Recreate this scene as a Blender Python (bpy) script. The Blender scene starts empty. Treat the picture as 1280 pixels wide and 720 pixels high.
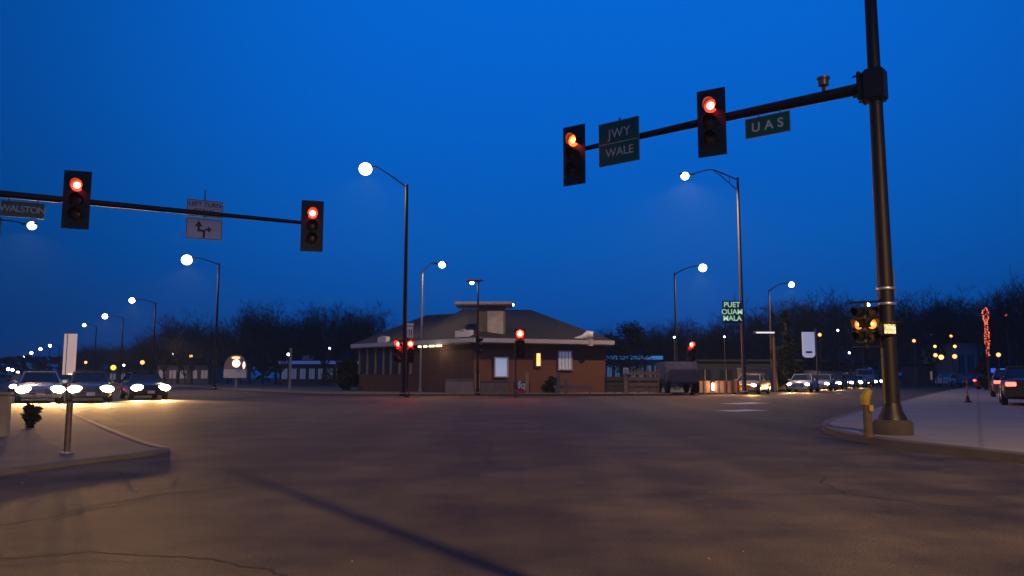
import bpy, bmesh, math, random
from mathutils import Vector, Matrix
random.seed(7)
R = math.radians
scene = bpy.context.scene
COL = scene.collection
# ------------------------------------------------------------------ camera numbers
CAMZ = 1.15; F = 1000.0; TH = math.atan(112.0 / F)
def ray(px, py):
    a = (px - 640) / F; b = (360 - py) / F
    return Vector((a, math.cos(TH) - math.sin(TH) * b, math.sin(TH) + math.cos(TH) * b))
def P(px, py, D):
    r = ray(px, py); return Vector((0, 0, CAMZ)) + r * (D / r.y)
def G(px, py, z=0.0):
    r = ray(px, py); return Vector((0, 0, CAMZ)) + r * ((z - CAMZ) / r.z)
def X(px, D, py=472): return P(px, py, D).x
def Z(py, D): return P(640, py, D).z
# ------------------------------------------------------------------ materials
MATS = {}
def newmat(name):
    m = bpy.data.materials.new(name); m.use_nodes = True
    return m, m.node_tree, m.node_tree.nodes['Principled BSDF']
def mat(name, col, rough=0.6, metal=0.0, var=0.15, scale=6.0, bump=0.0, spec=0.5, coat=0.0):
    """noise varied paint / metal / stone"""
    if name in MATS: return MATS[name]
    m, nt, b = newmat(name); N = nt.nodes; L = nt.links
    tc = N.new('ShaderNodeTexCoord'); nz = N.new('ShaderNodeTexNoise')
    nz.inputs['Scale'].default_value = scale; nz.inputs['Detail'].default_value = 6
    L.new(tc.outputs['Object'], nz.inputs['Vector'])
    rp = N.new('ShaderNodeValToRGB'); e = rp.color_ramp.elements
    e[0].position = .3; e[1].position = .75
    e[0].color = tuple(c * (1 - var) for c in col) + (1,); e[1].color = tuple(min(1, c * (1 + var)) for c in col) + (1,)
    L.new(nz.outputs['Fac'], rp.inputs['Fac']); L.new(rp.outputs['Color'], b.inputs['Base Color'])
    mr = N.new('ShaderNodeMapRange'); mr.inputs['To Min'].default_value = max(.05, rough - .12); mr.inputs['To Max'].default_value = min(1, rough + .12)
    L.new(nz.outputs['Fac'], mr.inputs['Value']); L.new(mr.outputs['Result'], b.inputs['Roughness'])
    b.inputs['Metallic'].default_value = metal; b.inputs['Specular IOR Level'].default_value = spec
    b.inputs['Coat Weight'].default_value = coat
    if bump:
        bp = N.new('ShaderNodeBump'); bp.inputs['Strength'].default_value = bump; bp.inputs['Distance'].default_value = .02
        L.new(nz.outputs['Fac'], bp.inputs['Height']); L.new(bp.outputs['Normal'], b.inputs['Normal'])
    MATS[name] = m; return m
def emit(name, col, strength, sample=False, limb=None):
    if name in MATS: return MATS[name]
    m, nt, b = newmat(name)
    b.inputs['Base Color'].default_value = (.6, .6, .6, 1)
    b.inputs['Emission Color'].default_value = col + (1,); b.inputs['Emission Strength'].default_value = strength
    if limb:   # lamp's soft glow put into the emission: bright middle, dimmer and warmer rim
        N = nt.nodes; L = nt.links; lw = N.new('ShaderNodeLayerWeight'); lw.inputs['Blend'].default_value = .5
        r = N.new('ShaderNodeValToRGB'); L.new(lw.outputs['Facing'], r.inputs['Fac'])
        e = r.color_ramp.elements; e[0].position = .3; e[0].color = col + (1,); e[1].position = 1.0; e[1].color = tuple(c * k / strength for c, k in zip(limb, (1, 1, 1))) + (1,)
        m_ = e.__class__ and r.color_ramp.elements.new(.78); m_.color = tuple(.25 * c + .75 * q / strength for c, q in zip(tuple(x / strength * 1.4 for x in col), limb)) + (1,)
        L.new(r.outputs['Color'], b.inputs['Emission Color'])
    if not sample: m.cycles.emission_sampling = 'NONE'
    MATS[name] = m; return m
def asphalt():
    m, nt, b = newmat('asphalt'); N = nt.nodes; L = nt.links
    tc = N.new('ShaderNodeTexCoord')
    def noise(s, d=5, ro=.6):
        n = N.new('ShaderNodeTexNoise'); n.inputs['Scale'].default_value = s; n.inputs['Detail'].default_value = d
        n.inputs['Roughness'].default_value = ro; L.new(tc.outputs['Object'], n.inputs['Vector']); return n.outputs['Fac']
    def ramp(f, p0, c0, p1, c1):
        r = N.new('ShaderNodeValToRGB'); r.color_ramp.elements[0].position = p0; r.color_ramp.elements[1].position = p1
        r.color_ramp.elements[0].color = c0 + (1,); r.color_ramp.elements[1].color = c1 + (1,)
        L.new(f, r.inputs['Fac']); return r.outputs['Color']
    def mul(a, c, f=1.0):
        x = N.new('ShaderNodeMix'); x.data_type = 'RGBA'; x.blend_type = 'MULTIPLY'; x.inputs['Factor'].default_value = f
        L.new(a, x.inputs['A']); L.new(c, x.inputs['B']); return x.outputs['Result']
    big = noise(.09, 4); mid = noise(.8, 6); fine = noise(60, 3, .8)
    c = ramp(big, .35, (.052, .043, .032), .66, (.09, .076, .058))
    c = mul(c, ramp(mid, .36, (.5, .49, .47), .64, (1.25, 1.24, 1.2)))
    c = mul(c, ramp(fine, .3, (.4, .4, .4), .75, (1.7, 1.66, 1.6)))
    # wheel-polished dark lanes: stretched noise along the main road
    mp = N.new('ShaderNodeMapping'); mp.inputs['Rotation'].default_value = (0, 0, R(-32)); mp.inputs['Scale'].default_value = (.55, .03, 1)
    L.new(tc.outputs['Object'], mp.inputs['Vector'])
    st = N.new('ShaderNodeTexNoise'); st.inputs['Scale'].default_value = 1.0; st.inputs['Detail'].default_value = 3; L.new(mp.outputs['Vector'], st.inputs['Vector'])
    c = mul(c, ramp(st.outputs['Fac'], .38, (.66, .66, .68), .62, (1.12, 1.11, 1.08)))
    # hairline cracks
    vo = N.new('ShaderNodeTexVoronoi'); vo.feature = 'DISTANCE_TO_EDGE'; vo.inputs['Scale'].default_value = .3
    wv = N.new('ShaderNodeTexNoise'); wv.inputs['Scale'].default_value = 1.6; wv.inputs['Detail'].default_value = 6
    L.new(tc.outputs['Object'], wv.inputs['Vector'])
    ad = N.new('ShaderNodeMix'); ad.data_type = 'VECTOR'; ad.inputs['Factor'].default_value = .3
    L.new(tc.outputs['Object'], ad.inputs[4]); L.new(wv.outputs['Color'], ad.inputs[5])
    L.new(ad.outputs[1], vo.inputs['Vector'])
    crk = ramp(vo.outputs['Distance'], .0015, (.3, .3, .3), .0045, (1, 1, 1))
    gate = ramp(noise(.13, 2), .47, (0, 0, 0), .54, (1, 1, 1))
    x = N.new('ShaderNodeMix'); x.data_type = 'RGBA'; x.blend_type = 'MULTIPLY'; L.new(gate, x.inputs['Factor']); L.new(c, x.inputs['A']); L.new(crk, x.inputs['B'])
    L.new(x.outputs['Result'], b.inputs['Base Color'])
    rr = N.new('ShaderNodeMapRange'); rr.inputs['To Min'].default_value = .62; rr.inputs['To Max'].default_value = .9
    L.new(mid, rr.inputs['Value']); L.new(rr.outputs['Result'], b.inputs['Roughness'])
    b.inputs['Specular IOR Level'].default_value = .16
    bp = N.new('ShaderNodeBump'); bp.inputs['Strength'].default_value = .5; bp.inputs['Distance'].default_value = .012
    L.new(fine, bp.inputs['Height']); L.new(bp.outputs['Normal'], b.inputs['Normal'])
    MATS['asphalt'] = m; return m
def concrete(name, c0, c1, joint=1.5, rot=32):
    m, nt, b = newmat(name); N = nt.nodes; L = nt.links
    tc = N.new('ShaderNodeTexCoord')
    n1 = N.new('ShaderNodeTexNoise'); n1.inputs['Scale'].default_value = .7; n1.inputs['Detail'].default_value = 8; n1.inputs['Roughness'].default_value = .65
    L.new(tc.outputs['Object'], n1.inputs['Vector'])
    r = N.new('ShaderNodeValToRGB'); r.color_ramp.elements[0].color = c0 + (1,); r.color_ramp.elements[1].color = c1 + (1,)
    r.color_ramp.elements[0].position = .32; r.color_ramp.elements[1].position = .7
    L.new(n1.outputs['Fac'], r.inputs['Fac'])
    mp = N.new('ShaderNodeMapping'); mp.inputs['Rotation'].default_value = (0, 0, R(rot)); L.new(tc.outputs['Object'], mp.inputs['Vector'])
    br = N.new('ShaderNodeTexBrick'); br.offset = 0; br.inputs['Scale'].default_value = 1 / joint
    br.inputs['Brick Width'].default_value = 1; br.inputs['Row Height'].default_value = 1; br.inputs['Mortar Size'].default_value = .012
    br.inputs['Color1'].default_value = (1, 1, 1, 1); br.inputs['Color2'].default_value = (.88, .88, .88, 1); br.inputs['Mortar'].default_value = (.68, .68, .68, 1)
    L.new(mp.outputs['Vector'], br.inputs['Vector'])
    x = N.new('ShaderNodeMix'); x.data_type = 'RGBA'; x.blend_type = 'MULTIPLY'; x.inputs['Factor'].default_value = 1
    L.new(r.outputs['Color'], x.inputs['A']); L.new(br.outputs['Color'], x.inputs['B'])
    L.new(x.outputs['Result'], b.inputs['Base Color']); b.inputs['Roughness'].default_value = .85
    MATS[name] = m; return m
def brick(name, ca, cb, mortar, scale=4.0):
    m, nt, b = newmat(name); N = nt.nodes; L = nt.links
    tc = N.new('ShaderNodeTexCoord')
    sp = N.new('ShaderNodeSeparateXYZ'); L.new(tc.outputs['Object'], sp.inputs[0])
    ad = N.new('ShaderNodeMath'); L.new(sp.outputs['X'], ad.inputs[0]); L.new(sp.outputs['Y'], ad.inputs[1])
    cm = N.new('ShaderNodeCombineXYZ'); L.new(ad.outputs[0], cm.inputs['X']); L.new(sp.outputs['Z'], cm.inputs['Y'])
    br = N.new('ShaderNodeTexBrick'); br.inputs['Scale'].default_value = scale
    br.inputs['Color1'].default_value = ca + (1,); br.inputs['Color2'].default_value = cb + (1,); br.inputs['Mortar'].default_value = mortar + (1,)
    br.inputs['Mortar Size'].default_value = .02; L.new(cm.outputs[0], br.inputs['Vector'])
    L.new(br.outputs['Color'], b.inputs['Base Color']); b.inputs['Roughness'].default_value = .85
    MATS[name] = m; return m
# ------------------------------------------------------------------ mesh builder
class MB:
    def __init__(s): s.v = []; s.f = []; s.m = []
    def add(s, vs, fs):
        o = len(s.v); s.v += [tuple(v) for v in vs]; s.f += [tuple(i + o for i in f) for f in fs]; return s
    def box(s, c, d, rz=0.0, bev=0.0, M=None):
        hx, hy, hz = d[0] / 2, d[1] / 2, d[2] / 2
        if bev > 0:
            bm = bmesh.new(); bmesh.ops.create_cube(bm, size=1)
            for v in bm.verts: v.co = Vector((v.co.x * d[0], v.co.y * d[1], v.co.z * d[2]))
            bmesh.ops.bevel(bm, geom=list(bm.edges), offset=bev, segments=2, affect='EDGES')
            bm.verts.index_update()
            vs = [v.co.copy() for v in bm.verts]; fs = [[v.index for v in f.verts] for f in bm.faces]; bm.free()
        else:
            vs = [Vector((x * hx, y * hy, z * hz)) for x in (-1, 1) for y in (-1, 1) for z in (-1, 1)]
            fs = [(0, 1, 3, 2), (4, 6, 7, 5), (0, 4, 5, 1), (2, 3, 7, 6), (0, 2, 6, 4), (1, 5, 7, 3)]
        rot = M if M is not None else Matrix.Rotation(rz, 3, 'Z')
        return s.add([rot @ v + Vector(c) for v in vs], fs)
    def tube(s, pts, rad, n=10, cap=True):
        pts = [Vector(p) for p in pts]
        if not hasattr(rad, '__len__'): rad = [rad] * len(pts)
        vs = []; fs = []
        up = None
        for i, p in enumerate(pts):
            if i == 0: t = pts[1] - pts[0]
            elif i == len(pts) - 1: t = pts[-1] - pts[-2]
            else: t = (pts[i + 1] - p).normalized() + (p - pts[i - 1]).normalized()
            t.normalize()
            if up is None:
                up = Vector((0, 0, 1)) if abs(t.z) < .9 else Vector((1, 0, 0))
            a = t.cross(up); a.normalize(); b_ = t.cross(a); b_.normalize(); up = -b_ if False else up
            for k in range(n):
                an = 2 * math.pi * k / n
                vs.append(p + (a * math.cos(an) + b_ * math.sin(an)) * rad[i])
        for i in range(len(pts) - 1):
            for k in range(n):
                k2 = (k + 1) % n
                fs.append((i * n + k, i * n + k2, (i + 1) * n + k2, (i + 1) * n + k))
        if cap: fs.append(tuple(range(n))[::-1]); fs.append(tuple(range((len(pts) - 1) * n, len(pts) * n)))
        return s.add(vs, fs)
    def lathe(s, prof, c=(0, 0, 0), n=20, axis='Z', sc=(1, 1, 1)):
        vs = []; fs = []
        for r, z in prof:
            for k in range(n):
                a = 2 * math.pi * k / n; v = (r * math.cos(a), r * math.sin(a), z)
                if axis == 'Y': v = (v[0], v[2], v[1])
                if axis == 'X': v = (v[2], v[0], v[1])
                vs.append((v[0] * sc[0] + c[0], v[1] * sc[1] + c[1], v[2] * sc[2] + c[2]))
        for i in range(len(prof) - 1):
            for k in range(n):
                k2 = (k + 1) % n; fs.append((i * n + k, i * n + k2, (i + 1) * n + k2, (i + 1) * n + k))
        fs.append(tuple(range(n))[::-1]); fs.append(tuple(range((len(prof) - 1) * n, len(prof) * n)))
        return s.add(vs, fs)
    def ball(s, c, r, n=12, sc=(1, 1, 1)):
        m = n // 2
        prof = [(max(1e-4, r * math.sin(math.pi * i / m)), -r * math.cos(math.pi * i / m)) for i in range(m + 1)]
        return s.lathe(prof, c, n, 'Z', sc)
    def prism(s, poly, z0, z1):
        n = len(poly); a = sum(poly[i][0] * poly[(i + 1) % n][1] - poly[(i + 1) % n][0] * poly[i][1] for i in range(n))
        if a < 0: poly = poly[::-1]
        vs = [(p[0], p[1], z0) for p in poly] + [(p[0], p[1], z1) for p in poly]
        fs = [tuple(range(n))[::-1], tuple(range(n, 2 * n))] + [(i, (i + 1) % n, n + (i + 1) % n, n + i) for i in range(n)]
        return s.add(vs, fs)
    def xform(s, M):
        s.v = [tuple(M @ Vector(v)) for v in s.v]; return s
    def mesh(s, name, m, smooth=False):
        me = bpy.data.meshes.new(name); me.from_pydata(s.v, [], s.f)
        me.materials.append(m)
        bm = bmesh.new(); bm.from_mesh(me); bmesh.ops.recalc_face_normals(bm, faces=bm.faces); bm.to_mesh(me); bm.free()
        if smooth:
            me.polygons.foreach_set('use_smooth', [True] * len(me.polygons))
            try: me.set_sharp_from_angle(angle=R(40))
            except Exception: pass
        return me
    def build(s, name, m, parent=None, smooth=False, loc=None):
        o = bpy.data.objects.new(name, s.mesh(name, m, smooth)); COL.objects.link(o)
        if parent: o.parent = parent
        if loc is not None: o.location = loc
        return o
def tag(o, label=None, cat=None, group=None, kind=None):
    if label: o['label'] = label
    if cat: o['category'] = cat
    if group: o['group'] = group
    if kind: o['kind'] = kind
    return o
def thing(name, label, cat, loc=(0, 0, 0), rz=0.0, group=None):
    o = bpy.data.objects.new(name, None); COL.objects.link(o); o.location = loc; o.rotation_euler = (0, 0, rz)
    o.empty_display_size = .3
    return tag(o, label, cat, group)
def child(name, me, parent, loc=(0, 0, 0), rot=(0, 0, 0)):
    o = bpy.data.objects.new(name, me); COL.objects.link(o); o.parent = parent; o.location = loc; o.rotation_euler = rot; return o
def dup(root, loc, rz, label, group=None, scale=None):
    def cp(o, par):
        c = o.copy(); COL.objects.link(c)
        if par: c.parent = par
        for ch in o.children: cp(ch, c)
        return c
    r = cp(root, None); r.location = loc; r.rotation_euler = (0, 0, rz)
    if scale: r.scale = (scale,) * 3
    return tag(r, label, None, group)
def text_mesh(txt, size, m, depth=.006, cx=True, bold=.0, spacing=1.0):
    cu = bpy.data.curves.new('lettering', 'FONT'); cu.body = txt; cu.size = size; cu.extrude = depth / 2
    cu.align_x = 'CENTER'; cu.align_y = 'CENTER'; cu.offset = bold; cu.space_character = spacing
    o = bpy.data.objects.new('t', cu); COL.objects.link(o)
    bpy.context.view_layer.update()
    me = bpy.data.meshes.new_from_object(o.evaluated_get(bpy.context.evaluated_depsgraph_get()))
    bpy.data.objects.remove(o); me.name = 'lettering'
    me.transform(Matrix.Rotation(R(90), 4, 'X'))      # text faces -Y
    me.materials.clear(); me.materials.append(m)
    return me
def lamp(kind, loc, col, power, size=.1, target=None, spot=160, blend=.5, name='lamp_light', parent=None):
    l = bpy.data.lights.new(name, kind); l.color = col; l.energy = power
    l.shadow_soft_size = size
    if kind == 'SPOT': l.spot_size = R(spot); l.spot_blend = blend
    o = bpy.data.objects.new(name, l); COL.objects.link(o); o.location = loc
    if target is not None:
        o.rotation_euler = (Vector(target) - Vector(loc)).to_track_quat('-Z', 'Y').to_euler()
    if parent: o.parent = parent
    return o
# ------------------------------------------------------------------ material palette
asphalt()
M_conc = concrete('pavement_concrete', (.05, .043, .033), (.1, .086, .066), 1.6)
M_lot = concrete('lot_concrete', (.19, .175, .155), (.25, .235, .21), 3.5, 30)
M_kerb = mat('kerb_stone', (.08, .07, .058), .85, 0, .25, 2.5, .3)
M_grass = mat('verge_grass', (.035, .045, .02), .95, 0, .4, 1.2, .3)
M_pole = mat('dark_bronze_pole', (.013, .01, .007), .5, .2, .25, 9)
M_pole2 = mat('galvanised_pole', (.3, .3, .31), .45, .75, .2, 9)
M_pole3 = mat('weathered_steel_pole', (.1, .08, .07), .55, .3, .25, 9)
M_blk = mat('signal_black', (.009, .0085, .008), .5, 0, .2, 12)
M_dkgrn = mat('sign_green', (.002, .1, .045), .45, 0, .12, 5)
M_white = mat('sign_white', (.62, .63, .62), .5, 0, .08, 5)
M_black = mat('black_paint', (.02, .02, .02), .5, 0, .1)
M_red = mat('red_paint', (.5, .03, .03), .5, 0, .1)
M_alu = mat('aluminium', (.5, .5, .5), .4, .8, .1)
M_yel = mat('yellow_paint', (.3, .21, .015), .55, 0, .2, 14)
M_oran = mat('orange_plastic', (.6, .12, .02), .55, 0, .1)
M_wood = mat('weathered_wood', (.2, .13, .08), .85, 0, .3, 5, .3)
M_woodp = mat('pale_wood', (.42, .3, .17), .8, 0, .25, 5, .3)
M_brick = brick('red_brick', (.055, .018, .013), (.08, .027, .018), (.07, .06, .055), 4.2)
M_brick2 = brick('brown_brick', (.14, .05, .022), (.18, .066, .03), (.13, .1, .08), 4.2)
M_roof = mat('roof_shingle', (.009, .0105, .013), .9, 0, .35, 4, .4)
M_trim = mat('white_trim', (.42, .4, .42), .6, 0, .08)
M_bark = mat('bark', (.055, .045, .038), .95, 0, .3, 6, .3)
M_twig = mat('twigs', (.05, .042, .036), .95, 0, .3, 3)
M_leaf = mat('dark_leaves', (.018, .026, .012), .9, 0, .4, 2)
M_concw = mat('concrete_wall', (.22, .19, .17), .85, 0, .25, 1.5, .2)
M_stucco = mat('olive_stucco', (.2, .17, .11), .9, 0, .15, 2)
M_glass = mat('dark_glass', (.02, .025, .03), .08, 0, .1, 3, 0, .8)
M_tyre = mat('tyre_rubber', (.02, .02, .02), .85, 0, .2)
M_rim = mat('alloy_rim', (.4, .4, .42), .3, .9, .1)
M_tar = mat('tar_seal', (.012, .012, .012), .95, 0, .2)
M_glare = mat('road_glare_paint', (.5, .48, .42), .7, 0, .35, 3)  # pale tone standing for headlight glare on the asphalt
E_lamp = emit('lamp_lens_warm', (1, .9, .7), 26, False, (.75, .5, .42))
E_lampc = emit('lamp_lens_cool', (.8, .92, 1), 14, False, (.3, .45, .65))
E_lampo = emit('lamp_sodium', (1, .42, .09), 2.4, False, (.5, .1, .02))
E_lampy = emit('lamp_yellow', (1, .6, .14), 2.6, False, (.5, .2, .02))
E_head = emit('headlight_lit', (1, .86, .55), 30, False, (1, .7, .3))
E_tail = emit('taillight_lit', (1, .05, .03), 8)
E_sigr = emit('signal_red', (1, .05, .015), 1.6)
E_sigrc = emit('signal_red_core', (1, .5, .28), 5, False, (1, .12, .03))
E_siga = emit('signal_amber', (1, .25, .02), 1.5)
E_sigac = emit('signal_amber_core', (1, .55, .12), 2.2, False, (1, .3, .03))
M_lensoff = mat('signal_lens_off', (.07, .03, .008), .25, 0, .1)
E_winw = emit('window_amber', (1, .5, .08), 2.2)
E_doorb = emit('door_dim_blue', (.22, .38, .72), .45)
E_blue = emit('blue_fascia', (.06, .12, .55), .3)
E_ltgrn = emit('sign_letters_lit', (.5, .85, .5), .55)
E_pylon = emit('pylon_face_lit', (.8, .5, .36), .55)
E_soff = emit('soffit_light', (1, .85, .45), 3.0)
# ================================================================== SETTING
def kerbline_far_right(D):
    pts = [(52, 10.5), (66, 22), (144, 66), (340, 190)]
    for (d0, x0), (d1, x1) in zip(pts, pts[1:]):
        if D <= d1: return x0 + (x1 - x0) * (D - d0) / (d1 - d0)
    return x1
def struct(name, mb, m, smooth=False): return tag(mb.build(name, m, smooth=smooth), kind='structure')
mb = MB(); mb.add([(-2500, -600, -.06), (2500, -600, -.06), (2500, 3500, -.06), (-2500, 3500, -.06)], [(0, 1, 2, 3)])
struct('ground', mb, M_grass)
mb = MB(); mb.add([(-330, -60, 0), (60, -60, 0), (110, 30, 0), (260, 420, 0), (120, 330, 0), (16, 58, 0), (-16, 58, 0), (-60, 130, 0), (-260, 420, 0), (-330, 420, 0)], [tuple(range(10))])
struct('road', mb, MATS['asphalt'])
def smooth_poly(pts, k=2):
    for _ in range(k):
        q = []
        n = len(pts)
        for i in range(n):
            a = Vector(pts[i]); b = Vector(pts[(i + 1) % n]); q += [tuple(a * .75 + b * .25), tuple(a * .25 + b * .75)]
        pts = q
    return pts
def slab(name, edge, rest, m, h=.13):
    """raised block: edge = visible kerb polyline (rounded), rest closes it; a separate kerb stone runs along the edge"""
    e = edge
    for _ in range(3):
        q = [e[0]]
        for a, b in zip(e, e[1:]):
            a = Vector(a); b = Vector(b); q += [tuple(a * .75 + b * .25), tuple(a * .25 + b * .75)]
        q.append(e[-1]); e = q
    cx = sum(p[0] for p in e + rest) / len(e + rest); cy = sum(p[1] for p in e + rest) / len(e + rest)
    struct(name, MB().prism(e + rest, -.05, h), m)
    k = MB(); vs = []; fs = []
    poly = e + rest; ar = sum(poly[i][0] * poly[(i + 1) % len(poly)][1] - poly[(i + 1) % len(poly)][0] * poly[i][1] for i in range(len(poly)))
    sg = 1 if ar > 0 else -1
    for i, p in enumerate(e):
        a = Vector(e[max(0, i - 1)]); b = Vector(e[min(len(e) - 1, i + 1)]); t = (b - a).normalized(); nrm = Vector((-t.y, t.x)) * sg
        for off, z in ((-.03, -.04), (-.02, h - .01), (0, h + .006), (.15, h + .006)):
            q = Vector(p) + nrm * off; vs.append((q.x, q.y, z))
    for i in range(len(e) - 1):
        for j in range(3): fs.append((i * 4 + j, i * 4 + j + 1, (i + 1) * 4 + j + 1, (i + 1) * 4 + j))
    struct('kerb', k.add(vs, fs), M_kerb, True)
slab('sidewalk_left', [(-250, 400), (-81, 132), (-14.6, 26.7), (-6.3, 13.9), (-5.1, 12.6), (-5.9, 10.6), (-6.3, 8), (-7.5, -30)], [(-300, -30), (-400, 400)], M_conc, .045)
slab('sidewalk_right', [(9.8, -30), (8.2, 5), (7.0, 10.6), (6.05, 14.2), (6.7, 18), (9.6, 23.2), (13.8, 30), (33, 62), (85, 144), (230, 370)], [(320, 370), (320, -30)], M_lot, .13)
slab('sidewalk_far', [(-250, 385), (-93, 170), (-43, 100), (-14.5, 54), (-11.5, 51.2), (-2, 51), (8, 51), (11.0, 52.5), (22, 66), (66, 144), (190, 340)], [(150, 600), (-150, 600)], M_conc)
pb_ = MB(); random.seed(3)
for px_, py_ in ((440, 702), (886, 699), (929, 690), (170, 612), (28, 604)):
    q_ = G(px_, py_); r_ = random.uniform(.005, .009); pb_.ball((q_.x, q_.y, r_ * .6), r_, 6, (1, .8, .7))
tag(pb_.build('gravel', mat('pale_stone', (.3, .28, .24), .8)), 'loose pale stones scattered on the near asphalt', 'gravel', None, 'stuff')
# verge of dark grass on the far block behind the footway
struct('verge', MB().prism([(-40, 104), (-20, 68), (-14.6, 60), (13, 60.5), (19, 68), (60, 146), (170, 340), (-200, 340)], .0, .136), M_grass)
# crossing sealed crack and pale bars painted for headlight reflections on the road
def ribbon(name, pts, w, m, z=.004):
    vs = []; fs = []
    for i, p in enumerate(pts):
        a = Vector(pts[max(0, i - 1)]); b = Vector(pts[min(len(pts) - 1, i + 1)]); t = (b - a).normalized(); n = Vector((-t.y, t.x))
        ww = w * (.6 + .8 * random.random())
        vs += [(p[0] + n.x * ww / 2, p[1] + n.y * ww / 2, z), (p[0] - n.x * ww / 2, p[1] - n.y * ww / 2, z)]
    for i in range(len(pts) - 1): fs.append((2 * i, 2 * i + 2, 2 * i + 3, 2 * i + 1))
    return struct(name, MB().add(vs, fs), m)
def wander(keys, step=.12, amp=.03):
    out = []
    for a, b in zip(keys, keys[1:]):
        a = Vector(a); b = Vector(b); n = max(2, int((b - a).length / step))
        for i in range(n):
            q = a.lerp(b, i / n); out.append((q.x + random.uniform(-amp, amp), q.y + random.uniform(-amp, amp)))
    return out
g = lambda px, py: tuple(G(px, py).xy)
ribbon('road_crack', wander([g(-60, 668), g(60, 648), g(110, 634), g(190, 620), g(260, 612), g(350, 604), g(372, 596)]), .035, M_tar)
ribbon('road_crack', wander([g(150, 590), g(160, 604), g(166, 612)], .1, .02), .03, M_tar)
ribbon('road_crack', wander([g(225, 596), g(212, 608)], .1, .02), .022, M_tar)
ribbon('road_crack', wander([g(120, 536), g(150, 545), g(176, 556), g(196, 566)], .2, .04), .09, M_tar)
for k_ in ([(430, 560), (520, 566), (640, 560)], [(-10, 700), (120, 690), (260, 700), (380, 722)], [(880, 560), (980, 572), (1120, 566)]):
    ribbon('road_crack', wander([g(*q) for q in k_], .1, .035), .022, M_tar)
def bar(px0, py0, px1, py1, w):
    a = G(px0, py0).xy; b = G(px1, py1).xy; t = (b - a).normalized(); n = Vector((-t.y, t.x)) * w / 2
    return [(a.x + n.x, a.y + n.y, .004), (b.x + n.x, b.y + n.y, .004), (b.x - n.x, b.y - n.y, .004), (a.x - n.x, a.y - n.y, .004)]
for q in ((912, 505, 951, 503.5, 1.1), (906, 514, 947, 512.5, .95), (975, 493, 1040, 486, .5)):
    struct('glare_bar', MB().add(bar(*q), [(0, 1, 2, 3)]), M_glare)
# ================================================================== WORLD
w = bpy.data.worlds.new('World'); scene.world = w; w.use_nodes = True
nt = w.node_tree; N = nt.nodes; L = nt.links; bg = N['Background']
sky = N.new('ShaderNodeTexSky'); sky.sky_type = 'NISHITA'; sky.sun_disc = False
sky.sun_elevation = R(4); sky.sun_rotation = R(200); sky.air_density = 1.0; sky.dust_density = .3; sky.ozone_density = 6
tc = N.new('ShaderNodeTexCoord'); sp = N.new('ShaderNodeSeparateXYZ'); L.new(tc.outputs['Generated'], sp.inputs[0])
rp = N.new('ShaderNodeValToRGB'); L.new(sp.outputs['Z'], rp.inputs['Fac'])
SKY = [(0.0, (.0014, .048, .25)), (.06, (.001, .062, .3)), (.16, (.0008, .092, .42)), (.30, (.0006, .114, .55)), (.48, (.0006, .135, .66)), (1.0, (.0008, .1, .5))]
el = rp.color_ramp.elements; el[0].position = 0; el[0].color = SKY[0][1] + (1,); el[1].position = 1; el[1].color = SKY[-1][1] + (1,)
for p, c in SKY[1:-1]:
    e = el.new(p); e.color = c + (1,)
# azimuth: brightest ahead and a little right, deeper to both sides
vm = N.new('ShaderNodeVectorMath'); vm.operation = 'DOT_PRODUCT'; L.new(tc.outputs['Generated'], vm.inputs[0]); vm.inputs[1].default_value = (.12, .95, .28)
mr = N.new('ShaderNodeMapRange'); mr.inputs['From Min'].default_value = .72; mr.inputs['From Max'].default_value = .99
mr.inputs['To Min'].default_value = .5; mr.inputs['To Max'].default_value = 1.0; mr.interpolation_type = 'SMOOTHSTEP'
L.new(vm.outputs['Value'], mr.inputs['Value'])
ml = N.new('ShaderNodeVectorMath'); ml.operation = 'SCALE'; L.new(rp.outputs['Color'], ml.inputs[0]); L.new(mr.outputs['Result'], ml.inputs['Scale'])
# the Nishita sky's own structure, weakly, over the dusk blue
tint = N.new('ShaderNodeVectorMath'); tint.operation = 'MULTIPLY'; L.new(sky.outputs['Color'], tint.inputs[0]); tint.inputs[1].default_value = (.0, .0015, .006)
ad = N.new('ShaderNodeVectorMath'); ad.operation = 'ADD'; L.new(ml.outputs[0], ad.inputs[0]); L.new(tint.outputs[0], ad.inputs[1])
L.new(ad.outputs[0], bg.inputs['Color']); bg.inputs['Strength'].default_value = 1.0
s = lamp('SUN', (0, 0, 30), (.75, .85, 1), .01, name='sun'); s.data.angle = R(15); s.rotation_euler = (R(70), 0, R(-20))
# ================================================================== CAMERA
cd = bpy.data.cameras.new('camera'); cam = bpy.data.objects.new('camera', cd); COL.objects.link(cam)
cd.sensor_width = 36; cd.lens = 36 * F / 1280; cam.location = (0, 0, CAMZ); cam.rotation_euler = (R(90) + TH, 0, 0)
cd.clip_end = 6000; cd.clip_start = .05; scene.camera = cam
scene.view_settings.view_transform = 'Standard'; scene.view_settings.look = 'None'; scene.view_settings.exposure = 0; scene.view_settings.gamma = 1
scene.render.resolution_x = 1024; scene.render.resolution_y = 576
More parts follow.
